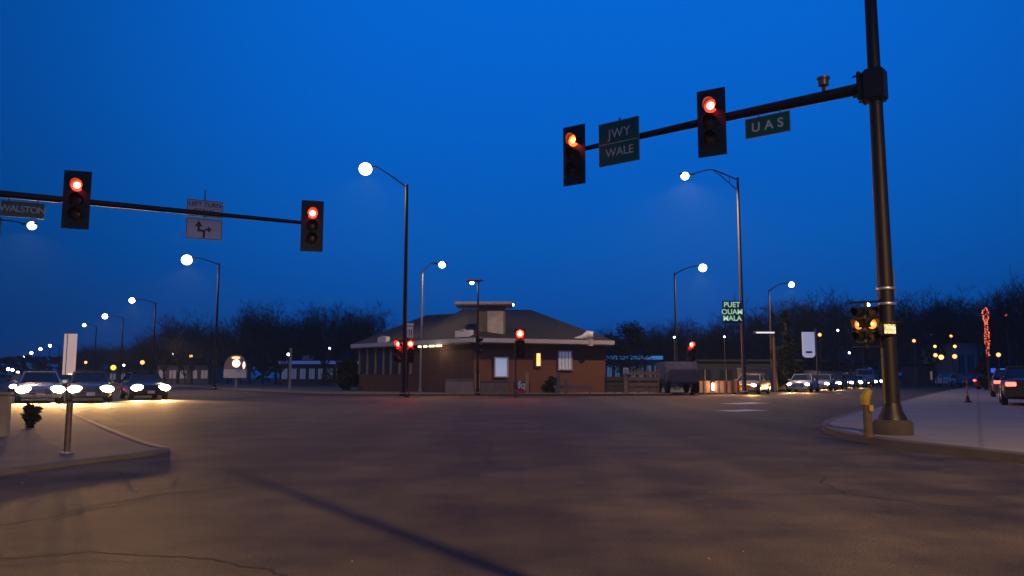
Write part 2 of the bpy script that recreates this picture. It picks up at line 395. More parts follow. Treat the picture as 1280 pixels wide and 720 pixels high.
# ================================================================== STREET LAMPS
WARM = (1, .62, .28); COOL = (.85, .92, 1)
LM = {}
def cobra(lens, r=.3):
    """luminaire housing + dropped lens, mesh cached; long axis +X, lens below"""
    k = (lens.name, r)
    if k not in LM:
        h = MB(); prof = [(.03, -.62), (.08, -.5), (.15, -.2), (.19, .1), (.17, .38), (.05, .5)]
        h.lathe(prof, (0, 0, .05), 14, 'X', (1, 1, .55))
        l = MB(); l.ball((.1, 0, -.06), r * .92, 18, (1, 1, .95))  # ball oversized, so the lamp's glow is put into its shape
        LM[k] = (h.mesh('luminaire', M_pole3, True), l.mesh('lens', lens, True))
    return LM[k]
def street_lamp(label, px, D, ytop, lx, ly, lens, lr, pole_r=(.11, .06), m=M_pole, style='curve', power=0, col=WARM, group='street lamps of the crossing', ybase=None, D2=None, cat='street lamp'):
    x = X(px, D); base = Vector((x, D, .0))
    t = thing('street_lamp', label, cat, base, 0, group)
    zt = Z(ytop, D); xt = P(px, ytop, D).x - x
    xt = 0
    d2 = D2 or D
    lp = P(lx, ly, d2) - base
    lp.x = lp.x
    b = MB(); b.tube([(0, 0, .1), (0, 0, zt * .5), (0, 0, zt)], [pole_r[0], (pole_r[0] + pole_r[1]) / 2, pole_r[1]], 12); b.build('pole', m, t, True)
    b = MB(); b.lathe([(pole_r[0] * 1.9, .0), (pole_r[0] * 1.9, .14), (pole_r[0] * 1.25, .2), (pole_r[0] * 1.1, .45)], (0, 0, .1)); b.build('base', m, t, True)
    top = Vector((0, 0, zt - .15)); dirv = (lp - top); sgn = Vector((dirv.x, dirv.y, 0)).normalized()
    end = lp - sgn * .5 + Vector((0, 0, .12))
    a = MB()
    if style == 'truss':
        mid = top.lerp(end, .55) + Vector((0, 0, .45))
        a.tube([top + Vector((0, 0, .0)), mid, mid.lerp(end, .3) + Vector((0, 0, .06)), end], [.05, .045, .04, .035], 8)
        lo = top + Vector((0, 0, -.75)); a.tube([lo, lo.lerp(mid, .6) + Vector((0, 0, .02)), mid + Vector((0, 0, -.04))], [.04, .035, .03], 8)
        for f in (.35, .68): a.tube([top.lerp(mid, f), lo.lerp(mid, f)], .022, 6)
    elif style == 'straight':
        a.tube([top, top.lerp(end, .5) + Vector((0, 0, .04)), end], [.05, .04, .035], 8)
    else:
        m1 = top.lerp(end, .35) + Vector((0, 0, .1 * abs(dirv.z) + .05)); a.tube([top, m1, top.lerp(end, .7) + Vector((0, 0, .12)), end], [.055, .05, .04, .035], 8)
    a.build('arm', m, t, True)
    hm, lm = cobra(lens, lr)
    ang = math.atan2(sgn.y, sgn.x)
    h = child('luminaire', hm, t, lp, (0, 0, ang)); child('lens', lm, h)
    if power:
        lamp('SPOT', (0, 0, -.06 - lr * .75 - .04), col, power, .25, None, 165, .6, 'lamp_light', h)
    return t
street_lamp('tall dark street lamp with the largest bright globe, left of the brick building', 505, 46, 231, 459, 210, E_lamp, .43, (.15, .09), M_pole, 'straight', 3400, ybase=0)
street_lamp('slim pale grey lamp post with short right arm before the brick building', 526, 58, 339, 551, 330, E_lamp, .28, (.11, .07), M_pole2, 'curve', 900)
street_lamp('slim dark lamp post with a small bluish light before the cupola', 597, 48, 350, 592, 352, E_lampc, .15, (.09, .05), M_pole, 'straight', 120, COOL)
street_lamp('thin dark lamp post right of the brick building with its lamp reaching right', 846, 70, 341, 877, 334, E_lamp, .4, (.12, .07), M_pole, 'curve', 5000)
street_lamp('tall brown lamp post with a truss arm reaching left, beside the three-line green sign', 930, 52, 222, 858, 219, E_lamp, .3, (.15, .08), M_pole3, 'truss', 9000)
street_lamp('short lamp post with its arm to the right, left of the dark conifer', 965, 74, 362, 988, 355, E_lamp, .3, (.1, .06), M_pole3, 'curve', 2500)
G_L = 'street lamps in a row along the left road'
street_lamp('highest lamp with a visible pole in the row along the left road', 268, 70, 329, 235, 324, E_lamp, .52, (.13, .08), M_pole, 'curve', 6000, group=G_L)
street_lamp('second lamp of the row along the left road, lower and smaller than the nearest', 190, 105, 378, 166, 375, E_lamp, .42, (.15, .09), M_pole, 'curve', 5000, group=G_L)
street_lamp('third lamp of the row along the left road, right of the pale pylon sign', 150, 135, 397, 132, 395, E_lamp, .5, (.16, .1), M_pole, 'curve', 5000, group=G_L)
street_lamp('fourth lamp of the row along the left road, just above the pale pylon sign', 117, 160, 408, 106, 406, E_lampc, .38, (.16, .1), M_pole, 'curve', 0, group=G_L)
for i, (lx, ly, D, w_) in enumerate([(63, 432, 235, 'first lamp left of the pale pylon sign in the far string of lamps'), (51, 436, 265, 'second lamp left of the pale pylon sign in the far string'), (39.5, 441, 305, 'third lamp left of the pale pylon sign in the far string'), (31, 446, 360, 'fourth lamp left of the pale pylon sign in the far string')]):
    street_lamp(w_, lx + 9, D, ly + 1, lx, ly, E_lamp, .45 + .08 * i, (.18, .1), M_pole, 'curve', 0, group='far string of lamps down the left road')
street_lamp('lamp hanging just under the green street name sign at the left edge', -14, 50, 272, 38, 281, E_lamp, .3, (.12, .07), M_pole, 'straight', 4000)
street_lamp('small white lamp on a thin post just left of the amber signals', 1080, 110, 384, 1083, 381, E_lampc, .42, (.1, .07), M_pole3, 'straight', 0, cat='lamp post')
# flat floodlight pole and small post lights
t = thing('flood_light_post', 'post with a flat white floodlight head, left of the dark conifer', 'flood light', (X(969, 60), 60, .13))
zt = Z(418, 60)
MB().tube([(0, 0, 0), (0, 0, zt)], [.13, .1], 10).build('pole', mat('rusty_post', (.22, .1, .07), .7, .2), t, True)
h = MB().box((-.7, 0, zt + .02), (1.5, .5, .16), 0, .03).build('lamp_head', M_alu, t)
MB().box((-.7, -.262, zt - .01), (1.35, .02, .1)).build('lens', emit('flood_lens', (.75, .82, .9), .9), h)
# ---------------------------------------------------------------- lamp behind the camera and the pole that throws the shadow stripe
t = thing('street_lamp', 'street lamp behind the camera lighting the near road', 'street lamp', (10.55, -9.4, .13), 0)
MB().tube([(0, 0, 0), (0, 0, 11.5)], [.14, .08], 12).build('pole', M_pole, t, True)
MB().tube([(0, 0, 11.4), (-.8, .5, 11.8), (-1.6, 1, 11.9)], [.055, .045, .035], 8).build('arm', M_pole, t, True)
hm, lm = cobra(E_lamp, .22); h = child('luminaire', hm, t, (-2.0, 1.25, 11.85), (0, 0, R(148))); child('lens', lm, h)
lamp('SPOT', (0, 0, -.3), (1, .6, .22), 30000, .14, None, 168, .5, 'lamp_light', h)
t = thing('signal_pole', 'bare dark pole beside the camera throwing a long shadow on the road', 'pole', (2.96, .35, 0))
MB().tube([(0, 0, 0), (0, 0, 6.3)], [.085, .045], 14).build('pole', M_pole, t, True)
MB().lathe([(.26, 0), (.26, .1), (.19, .16)]).build('base', M_pole, t, True)
# ================================================================== TRAFFIC SIGNALS
SIG = {}
def ring_visor(r, ln, m):
    b = MB(); n = 16; vs = []; fs = []
    for j, (y, rr) in enumerate(((0, r), (-ln, r * .98), (-ln, r * .9), (0, r * .92))):
        for k in range(n + 1):
            a = R(-40) + R(260) * k / n
            yy = y * (1 - .35 * (1 - math.sin(max(0, min(math.pi, a))))) if y else 0
            vs.append((rr * math.cos(a), yy, rr * math.sin(a)))
    for j in range(3):
        for k in range(n): fs.append((j * (n + 1) + k, j * (n + 1) + k + 1, (j + 1) * (n + 1) + k + 1, (j + 1) * (n + 1) + k))
    return b.add(vs, fs).mesh('visor', m, True)
def signal_parts():
    if SIG: return SIG
    b = MB()
    n = 8; w, h, c = .31, .735, .04
    b.box((0, .02, 0), (2 * w, .012, 2 * h), 0, .004)
    SIG['plate'] = b.mesh('backplate', M_blk)
    b = MB()
    for k in (-1, 0, 1): b.box((0, .13, k * .36), (.35, .2, .352), 0, .02)
    SIG['house'] = b.mesh('housing', M_blk)
    SIG['visor'] = ring_visor(.155, .24, M_blk)
    def lens(m, r=.148): return MB().lathe([(r, .0), (r, -.012), (r * .8, -.03), (r * .4, -.042), (.005, -.045)], (0, .01, 0), 20, 'Y').mesh('lens', m, True)
    SIG['off'] = lens(M_lensoff); SIG['red'] = lens(E_sigr); SIG['amb'] = lens(E_siga)
    SIG['ora'] = lens(emit('signal_orange', (1, .16, .015), 1.6)); SIG['orac'] = MB().lathe([(.085, -.03), (.06, -.047), (.005, -.055)], (0, .01, 0), 16, 'Y').mesh('bulb_glow', emit('signal_orange_core', (1, .62, .2), 3, False, (1, .3, .04)), True)
    SIG['redc'] = MB().lathe([(.1, -.03), (.06, -.047), (.005, -.055)], (0, .01, 0), 16, 'Y').mesh('bulb_glow', E_sigrc, True)
    SIG['ambc'] = MB().lathe([(.07, -.03), (.05, -.047), (.005, -.055)], (0, .01, 0), 16, 'Y').mesh('bulb_glow', E_sigac, True)
    return SIG
def signal_head(label, loc, rz, lit='red', pos=1, plate=True, group='traffic signals', power=6, scale=1.0):
    S = signal_parts(); t = thing('traffic_signal', label, 'traffic light', loc, rz, group); t.scale = (scale,) * 3
    if plate: child('backplate', S['plate'], t)
    child('housing', S['house'], t)
    for k in (1, 0, -1):
        on = (k == pos); le = child('lens', S[{'red': 'red', 'orange': 'ora', 'amber': 'amb'}[lit] if on else 'off'], t, (0, 0, k * .36))
        if on: child('bulb_glow', S[{'red': 'redc', 'orange': 'orac', 'amber': 'ambc'}[lit]], le)
        child('visor', S['visor'], t, (0, .02, k * .36))
        if on and power:
            lamp('POINT', (0, -.17, k * .36), (1, .012, .004) if lit == 'red' else (1, .1, .01) if lit == 'orange' else (1, .4, .06), power, .08, None, name='signal_light', parent=t)
    return t
# ---- right mast arm -------------------------------------------------
DP = 14.4
pb = G(1117, 552); pole_x, pole_y = pb.x, pb.y
ARMZ = P(1090, 107, pole_y).z
def on_plane(px, py, z): 
    r = ray(px, py); k = (z - CAMZ) / r.z; return Vector((r.x * k, r.y * k, z))
tip = on_plane(712, 190, ARMZ)
t = thing('signal_pole', 'large dark signal pole on a concrete pedestal, carrying the right mast arm', 'signal pole', (pole_x, pole_y, .13))
H = 11.0
tp = P(1090, 0, pole_y)
MB().lathe([(.34, -.0), (.34, .2), (.3, .26), (.0301, .262)], (0, 0, 0), 24).build('pedestal', mat('dark_pedestal', (.05, .04, .032), .9, 0, .3, 5, .3), t, True)
b = MB(); b.lathe([(.25, .262), (.24, .31), (.18, .42), (.155, .54), (.15, .56)], (0, 0, 0), 20); b.build('base', M_pole, t, True)
MB().tube([(0, 0, .55), (0, 0, 4), (0, 0, H)], [.145, .132, .095], 20).build('pole', M_pole, t, True)
adir = (tip - Vector((pole_x, pole_y, ARMZ))); adir.z = 0; alen = adir.length; adir.normalize()
az = ARMZ - .13
b = MB(); b.box((0, 0, az), (.38, .38, .62), math.atan2(adir.y, adir.x), .04)
b.box((adir.x * .24, adir.y * .24, az), (.07, .46, .55), math.atan2(adir.y, adir.x), .015)
for dz in (-.2, .2):
    for sy in (-.18, .18):
        n_ = Vector((-adir.y, adir.x, 0)); c_ = Vector((adir.x * .29, adir.y * .29, az + dz)) + n_ * sy; b.tube([c_, c_ + adir * .06], .022, 8)
b.build('arm_clamp', M_pole, t)
b = MB(); b.tube([adir * .22 + Vector((0, 0, az)), adir * (alen * .5) + Vector((0, 0, az + .02)), adir * alen + Vector((0, 0, az))], [.115, .088, .05], 16); b.build('mast_arm', M_pole, t, True)
for zz in (Z(361, pole_y), Z(380, pole_y)):
    MB().lathe([(.168, -.025), (.172, -.02), (.172, .02), (.168, .025)], (0, 0, zz - .13), 20).build('strap', M_alu, t, True)
MB().box((.1, .2, Z(352, pole_y) - .13), (.26, .2, .52), 0, .02).build('control_box', M_pole3, t)
ch = thing('camera_housing', 'stubby detector housing standing on the right mast arm near its pole', 'traffic sensor', Vector((pole_x, pole_y, ARMZ + .1)) + adir * .95)
MB().tube([(0, 0, -.02), (0, 0, .12)], .035, 10).build('stem', M_pole3, ch, True)
MB().lathe([(.06, .1), (.1, .13), (.1, .24), (.125, .25), (.125, .29), (.02, .32)], (0, 0, 0), 18).build('hood', mat('brass_hood', (.3, .22, .12), .4, .7), ch, True)
face_r = math.atan2(adir.y, adir.x)       # direction the arm runs
def arm_pt(px, z, A, d):                  # point on the arm line seen at px
    best = None
    for i in range(2001):
        q = A + d * (i / 2000 * 26 - 6); s_ = abs(proj(q)[0] - px)
        if best is None or s_ < best[0]: best = (s_, q.copy())
    return best[1]
def proj(q):
    v = q - Vector((0, 0, CAMZ)); c, s_ = math.cos(TH), math.sin(TH)
    dep = v.y * c + v.z * s_; upc = -v.y * s_ + v.z * c
    return (640 + F * v.x / dep, 360 - F * upc / dep)
A0 = Vector((pole_x, pole_y, ARMZ))
rzR = math.atan2(adir.y, adir.x) + math.pi      # local +X along arm towards the pole, front = -Y
if (Matrix.Rotation(rzR, 3, 'Z') @ Vector((0, -1, 0))).y > 0: rzR += math.pi
q = arm_pt(895, ARMZ, A0, adir); fr = Matrix.Rotation(rzR, 3, 'Z') @ Vector((0, -1, 0))
zc = P(895, 156, q.y).z
signal_head('larger red signal near the middle of the right mast arm', Vector((q.x, q.y, zc)) + fr * .22, rzR + R(8), 'red', 1, group='traffic signals on mast arms')
q2 = arm_pt(723, ARMZ, A0, adir); zc = P(723, 196, q2.y).z
signal_head('orange-red signal at the tip of the right mast arm', Vector((q2.x, q2.y, zc)) + fr * .2, rzR + R(4), 'orange', 1, group='traffic signals on mast arms', power=8)
def text_child(name, txt, size, m, parent, loc, bold=0, spacing=1.0):
    return child(name, text_mesh(txt, size, m, .004, True, bold, spacing), parent, loc)
M_let = mat('faded_white_letters', (.5, .55, .5), .6, 0, .25, 30)
# square green sign
q = arm_pt(777, ARMZ, A0, adir); zc = P(777, 179, q.y).z
t = thing('street_sign', 'square two-line green sign between the two signals of the right mast arm', 'road sign', Vector((q.x, q.y, zc)) + fr * .12, rzR)
MB().box((0, 0, 0), (1.06, .02, 1.0), 0, .004).build('sign_panel', M_dkgrn, t)
b = MB(); b.box((0, -.014, .0), (1.0, .008, .014)); b.build('divider', M_let, t)
b = MB(); b.box((.537, 0, 0), (.014, .03, 1.02)); b.box((0, 0, .51), (1.06, .03, .014)); b.box((-.537, 0, 0), (.014, .03, 1.02)); b.box((0, 0, -.51), (1.06, .03, .014)); b.build('frame', M_pole2, t)
b = MB(); b.tube([(0, .06, -.5), (0, .06, .6)], .022, 8); b.build('bracket', M_pole, t)
text_child('lettering', 'JWY', .3, M_let, t, (.02, -.014, .22), .002, 1.1); text_child('lettering', 'WALE', .28, M_let, t, (.02, -.014, -.23), .002)
# small green sign under the arm
q = arm_pt(961, ARMZ, A0, adir); zc = P(961, 158, q.y).z
t = thing('street_sign', 'narrow green street name sign hanging under the right mast arm near the pole', 'road sign', Vector((q.x, q.y, zc)) + fr * .1, rzR)
MB().box((0, 0, 0), (.92, .02, .4), 0, .004).build('sign_panel', M_dkgrn, t)
b = MB(); b.box((0, 0, .205), (.93, .028, .012)); b.box((0, 0, -.205), (.93, .028, .012)); b.box((.464, 0, 0), (.012, .028, .4)); b.box((-.464, 0, 0), (.012, .028, .4)); b.build('frame', M_pole2, t)
b = MB(); b.tube([(-.2, .04, .2), (-.2, .08, .42)], .014, 6); b.tube([(.25, .04, .2), (.25, .08, .42)], .014, 6); b.build('bracket', M_pole3, t)
text_child('lettering', 'U A S', .27, M_let, t, (0, -.013, -.005), .004, 1.05)
# pedestrian signal and amber pair on the big pole
fz = math.atan2(-pole_x, pole_y)
t = thing('pedestrian_signal', 'glowing amber pedestrian signal strapped to the front of the big right pole', 'pedestrian signal', (pole_x - .09, pole_y - .2, P(1112, 412, pole_y).z), R(22))
MB().box((.0, .02, 0), (.32, .12, .23), 0, .015).build('housing', M_blk, t)
def amber_panel():
    m, nt_, b_ = newmat('walk_symbol_lit'); Nn = nt_.nodes; v = Nn.new('ShaderNodeTexNoise'); v.inputs['Scale'].default_value = 22; tcn = Nn.new('ShaderNodeTexCoord'); nt_.links.new(tcn.outputs['Object'], v.inputs['Vector'])
    r_ = Nn.new('ShaderNodeValToRGB'); r_.color_ramp.elements[0].position = .42; r_.color_ramp.elements[1].position = .56; r_.color_ramp.elements[0].color = (.35, .1, .015, 1); r_.color_ramp.elements[1].color = (1, .62, .25, 1)
    nt_.links.new(v.outputs['Fac'], r_.inputs['Fac']); nt_.links.new(r_.outputs['Color'], b_.inputs['Emission Color']); b_.inputs['Emission Strength'].default_value = 1.4
    m.cycles.emission_sampling = 'NONE'; return m
MB().box((0, -.046, 0), (.26, .012, .17)).build('symbol_panel', amber_panel(), t)
MB().box((0, -.11, .122), (.32, .15, .012)).build('hood', M_blk, t)
zz = P(1095, 405, pole_y).z
for lab, dx, dy, rot in (('amber lit signal facing ahead, nearer the big right pole', -.29, -.02, R(8)), ('amber lit signal seen half sideways, left one of the pair beside the big right pole', -.47, .14, R(-66))):
    signal_head(lab, (pole_x + dx, pole_y + dy, zz), rot, 'amber', 0, plate=False, group='pair of amber signals on the big right pole', power=.2, scale=.62)
t = thing('signal_bracket', 'dark bracket arms holding the amber signals to the big right pole', 'bracket', (pole_x, pole_y, zz))
b = MB()
for dz in (-.42, .42): b.tube([(-.1, 0, dz), (-.32, .14, dz), (-.58, .25, dz)], .022, 8)
b.tube([(-.32, .14, -.44), (-.32, .14, .44)], .03, 8); b.build('bracket_arms', M_pole, t, True)
# ---- push button bollard ------------------------------------------
bx = G(1086, 556)
t = thing('push_button_post', 'stout weathered post with a yellow slanted cap, left of the big right pole', 'bollard', (bx.x, bx.y, 0 if bx.x < 6 else .13))
hh = Z(489, bx.y)
MB().lathe([(.085, 0), (.085, .05), (.07, .06), (.07, hh - .32)], n=16).build('post', mat('dark_post', (.09, .06, .035), .85, 0, .3, 9), t, True)
b = MB(); b.tube([(-.02, 0, hh - .36), (-.03, 0, hh - .26), (.0, -.02, hh - .17), (.05, -.05, hh - .1)], [.074, .088, .08, .05], 14); b.build('cap', M_yel, t, True)
MB().box((.03, -.092, hh - .42), (.075, .03, .11), 0, .008).build('button_plate', M_yel, t)
t = thing('delineator_post', 'thin orange delineator post standing on the pale concrete at the right', 'delineator', tuple(G(1210, 503, .13)))
MB().tube([(0, 0, .06), (0, 0, .95)], [.03, .022], 8).build('post', M_oran, t, True)
MB().lathe([(.14, 0), (.14, .03), (.08, .07), (.04, .28)], n=12).build('base', mat('dark_rubber', (.05, .02, .015), .8), t, True)
# ---- left mast arm -------------------------------------------------
hA = P(95.5, 247, 19.2); hB = P(388.5, 279, 23.6)
AZL = 5.62
a1 = on_plane(95, 247.5, AZL); a2 = on_plane(392, 276, AZL); ld = (a2 - a1); ld.z = 0; ld.normalize()
lp_ = a1 - ld * 9.5
t = thing('signal_pole', 'dark bronze signal pole and long mast arm reaching in from the left edge', 'signal pole', (lp_.x, lp_.y, .045))
MB().lathe([(.34, -.0), (.34, .2), (.3, .26)], n=20).build('pedestal', M_concw, t, True)
MB().tube([(0, 0, .2), (0, 0, 6.4)], [.17, .13], 16).build('pole', M_pole, t, True)
L_ = (a2 - lp_).length - .1
MB().tube([Vector((0, 0, AZL - .13)), ld * L_ * .5 + Vector((0, 0, AZL - .12)), ld * L_ + Vector((0, 0, AZL - .13))], [.12, .09, .05], 14).build('mast_arm', M_pole, t, True)
rzL = math.atan2(ld.y, ld.x); fl = Matrix.Rotation(rzL, 3, 'Z') @ Vector((0, -1, 0))
AL = Vector((lp_.x, lp_.y, AZL))
def arm_ptL(px): 
    best = None
    for i in range(3001):
        q = AL + ld * (i / 3000 * 18); s_ = abs(proj(q)[0] - px)
        if best is None or s_ < best[0]: best = (s_, q.copy())
    return best[1]
q = arm_ptL(95.5); zc = P(95.5, 251.5, q.y).z
signal_head('larger red signal left of the white sign on the left mast arm', Vector((q.x, q.y, zc)) + fl * .2, rzL - R(12), 'red', 1, group='traffic signals on mast arms')
q = arm_ptL(388.5); zc = P(388.5, 283.5, q.y).z
signal_head('smaller red signal at the tip of the left mast arm', Vector((q.x, q.y, zc)) + fl * .16, rzL - R(12), 'red', 1, group='traffic signals on mast arms')
q = arm_ptL(257); zc = P(257, 273.5, q.y).z
t = thing('lane_sign', 'white two-panel lane sign with an arrow on the middle of the left mast arm', 'road sign', Vector((q.x, q.y, zc)) - fl * .12, rzL)
b = MB(); b.box((0, 0, .3), (.92, .02, .46), 0, .004); b.build('upper_panel', M_white, t)
b = MB(); b.box((0, 0, -.26), (.92, .02, .56), 0, .004); b.build('lower_panel', M_white, t)
b = MB()
for zc_, hh_ in ((.3, .46), (-.26, .56)):
    for sx in (-1, 1): b.box((sx * .445, -.013, zc_), (.014, .006, hh_ - .03))
    for sz in (-1, 1): b.box((0, -.013, zc_ + sz * (hh_ / 2 - .015)), (.876, .006, .014))
b.build('border', M_black, t)
MB().tube([(0, .05, -.5), (0, .05, .82)], .024, 8).build('bracket', M_pole2, t, True)
text_child('lettering', 'LEFT TURN', .165, M_black, t, (0, -.014, .4), .002); text_child('lettering', 'SIGNAL', .165, M_black, t, (.0, -.014, .22), .002)
b = MB(); y = -.0165
def flat(b, pts): b.add([(p[0], y, p[1]) for p in pts] + [(p[0], y + .004, p[1]) for p in pts], [tuple(range(len(pts))), tuple(range(len(pts), 2 * len(pts)))[::-1]] + [(i, (i + 1) % len(pts), len(pts) + (i + 1) % len(pts), len(pts) + i) for i in range(len(pts))])
flat(b, [(-.03, -.5), (.03, -.5), (.03, -.28), (-.03, -.28)]); flat(b, [(-.03, -.34), (-.03, -.28), (-.12, -.28), (-.12, -.34)])
flat(b, [(-.17, -.34), (-.11, -.34), (-.11, -.2), (-.17, -.2)]); flat(b, [(-.24, -.2), (-.04, -.2), (-.14, -.04)])
flat(b, [(.1, -.36), (.2, -.27), (.1, -.18)]); flat(b, [(.03, -.3), (.1, -.3), (.1, -.24), (.03, -.24)])
b.build('arrow_symbol', M_black, t)
q = arm_ptL(30); zc = P(30, 263, q.y).z
t = thing('street_sign', 'green street name sign with crowded letters hanging under the left mast arm', 'road sign', Vector((q.x, q.y, zc)) + fl * .1, rzL)
MB().box((0, 0, 0), (.9, .02, .38), 0, .004).build('sign_panel', M_dkgrn, t)
b = MB(); b.tube([(-.3, .04, .18), (-.3, .08, .36)], .014, 6); b.tube([(.3, .04, .18), (.3, .08, .36)], .014, 6); b.build('bracket', M_pole3, t)
text_child('lettering', 'WALSTON', .22, M_let, t, (0, -.013, 0), .003, .84)
# ---- far corner signals ---------------------------------------------
def ped_pole(label, px, D, ytop, m=M_pole3, r=.07):
    t = thing('signal_post', label, 'signal post', (X(px, D), D, 0)); zt = Z(ytop, D)
    MB().tube([(0, 0, .0), (0, 0, zt)], [r, r * .8], 10).build('post', m, t, True); MB().lathe([(.16, 0), (.16, .25), (.1, .4)], n=12).build('base', m, t, True); return t
ped_pole('dark signal post in front of the columned wing of the brick building', 509, 48, 404, M_pole)
for lab, px, ro in (('red signal left of its twin, in front of the columned wing', 498, R(-28)), ('red signal right of its twin, under a small white sign', 513, R(10))):
    q = P(px, 431, 47.7); signal_head(lab, (q.x, q.y, q.z - .4), ro, 'red', 1, plate=False, group='red signals on the far corner', power=160, scale=1.25)
q = P(511, 415, 47.6)
t = thing('notice_sign', 'small white sign with dark bars above the twin red signals', 'road sign', q)
MB().box((0, 0, 0), (.52, .02, .66), 0, .004).build('sign_panel', M_white, t)
b = MB(); b.box((-.13, -.013, -.03), (.07, .005, .4)); b.box((.03, -.013, -.03), (.05, .005, .4)); b.box((.16, -.013, -.03), (.06, .005, .34)); b.build('bars', M_black, t)
MB().box((0, 0, .45), (.6, .025, .14), 0, .004).build('top_plate', M_white, t)
ped_pole('grey signal post in front of the brick wall left of the amber window', 644.5, 48, 425, M_pole3)
q = P(650, 423, 47.7)
signal_head('wide bright red signal in front of the brick wall right of the cupola', (q.x, q.y, q.z - .3), R(0), 'red', 1, plate=False, group='red signals on the far corner', power=260, scale=1.6)
ped_pole('dark signal post by the timber fence right of the brick building', 866, 54, 424, M_pole)
q = P(864, 432, 53.7)
signal_head('red signal by the timber fence right of the brick building', (q.x, q.y, q.z - .4), R(15), 'red', 1, plate=False, group='red signals on the far corner', power=220, scale=1.3)
q = P(600, 432, 47.7)
signal_head('unlit signal seen from the side on the dark lamp post before the cupola', (q.x, q.y, q.z), R(80), 'red', 5, plate=False, group=None, power=0)
# ---- three line green sign -------------------------------------------
q = P(915, 390, 51.5)
t = thing('shop_sign', 'green sign with three lines of pale letters on the brown lamp post', 'sign', q)
MB().box((0, 0, 0), (1.24, .06, 1.45), 0, .01).build('sign_panel', mat('teal_sign', (.01, .11, .09), .5), t)
for z_, s_ in ((.46, 'PUET'), (.0, 'OUAM'), (-.42, 'MALA')): text_child('lettering', s_, .46, E_ltgrn, t, (0, -.034, z_), .012)
MB().box((.66, .0, .3), (.12, .05, .05)).build('bracket', M_pole3, t); 
# ================================================================== CARS
CARS = {}
def car_meshes(colname, col):
    k = colname
    if k in CARS: return CARS[k]
    body = mat('car_paint_' + colname, col, .3, .3, .05, 3, 0, .5, .6)
    D_ = {}
    # front = -Y. stations along Y : (y, halfwidth, zlow, zshoulder)
    st = [(-2.28, .62, .34, .58), (-2.22, .78, .26, .68), (-2.0, .86, .22, .76), (-1.3, .9, .22, .86), (-.75, .91, .2, .93), (.4, .91, .2, .95), (1.5, .9, .22, .97), (2.05, .85, .26, .96), (2.2, .78, .34, .9)]
    vs = []; fs = []; n = 10
    for (y_, w_, zl, zs) in st:
        half = [(w_ * .88, zl), (w_, zl + .12), (w_, zs - .16), (w_ * .94, zs - .03), (w_ * .55, zs + .035)]
        ring = [(x_, y_, z_) for x_, z_ in half] + [(-x_, y_, z_) for x_, z_ in half[::-1]]
        vs += ring
    for i in range(len(st) - 1):
        for j in range(n):
            j2 = (j + 1) % n; fs.append((i * n + j, i * n + j2, (i + 1) * n + j2, (i + 1) * n + j))
    fs.append(tuple(range(n))); fs.append(tuple(range((len(st) - 1) * n, len(st) * n))[::-1])
    D_['body'] = MB().add(vs, fs).mesh('body', body, True)
    # greenhouse
    def house(o, z0, z1, top):
        return [(-.8 + o, 1 * (-.78)), ]
    def cab(inset, z0, z1, yf0, yb0, yf1, yb1, w0, w1):
        v = [(-w0, yf0, z0), (w0, yf0, z0), (w0, yb0, z0), (-w0, yb0, z0), (-w1, yf1, z1), (w1, yf1, z1), (w1, yb1, z1), (-w1, yb1, z1)]
        return v
    f6 = [(3, 2, 1, 0), (4, 5, 6, 7), (0, 1, 5, 4), (1, 2, 6, 5), (2, 3, 7, 6), (3, 0, 4, 7)]
    D_['glass'] = MB().add(cab(0, .93, 1.40, -.86, 1.86, -.1, 1.12, .80, .62), f6).mesh('windows', M_glass)
    b = MB()
    b.prism([(-.62, -.14), (.62, -.14), (.66, .2), (.64, 1.16), (-.64, 1.16), (-.66, .2)], 1.39, 1.45)
    for sx in (-1, 1):
        b.tube([(sx * .81, -.86, .93), (sx * .63, -.12, 1.41)], .035, 6)
        b.tube([(sx * .82, .45, .93), (sx * .65, .42, 1.41)], .035, 6)
        b.tube([(sx * .81, 1.84, .95), (sx * .63, 1.12, 1.41)], .05, 6)
    D_['roof'] = b.mesh('roof', body, True)
    D_['wheel'] = MB().lathe([(.2, -.1), (.31, -.11), (.33, -.07), (.33, .07), (.31, .11), (.2, .1)], n=20, axis='X').mesh('wheel', M_tyre, True)
    D_['rim'] = MB().lathe([(.05, -.12), (.2, -.108), (.21, -.1), (.21, .1), (.2, .108), (.05, .12)], n=10, axis='X').mesh('rim', M_rim, True)
    D_['head'] = MB().ball((0, 0, 0), .13, 12, (1.25, .45, .7)).mesh('headlight', E_head, True)
    D_['headoff'] = MB().ball((0, 0, 0), .13, 12, (1.25, .45, .6)).mesh('headlight', M_glass, True)
    D_['tail'] = MB().box((0, 0, 0), (.34, .07, .15), 0, .02).mesh('taillight', E_tail)
    D_['tailoff'] = MB().box((0, 0, 0), (.34, .07, .15), 0, .02).mesh('taillight', M_red)
    b = MB()
    for i in range(4): b.box((0, 0, -.09 + i * .06), (.8, .03, .025))
    D_['grille'] = b.mesh('grille', M_black)
    D_['bumper'] = MB().box((0, 0, 0), (1.5, .16, .16), 0, .05).mesh('bumper', body)
    D_['plate'] = MB().box((0, 0, 0), (.34, .02, .16), 0, .004).mesh('licence_plate', M_white)
    D_['mirror'] = MB().box((0, 0, 0), (.2, .1, .13), 0, .03).mesh('mirror', body)
    CARS[k] = D_; return D_
PAL = {'silver': (.4, .4, .42), 'black': (.02, .02, .024), 'white': (.6, .6, .58), 'red': (.3, .02, .02), 'blue': (.03, .06, .2), 'grey': (.12, .12, .13), 'gold': (.42, .3, .12)}
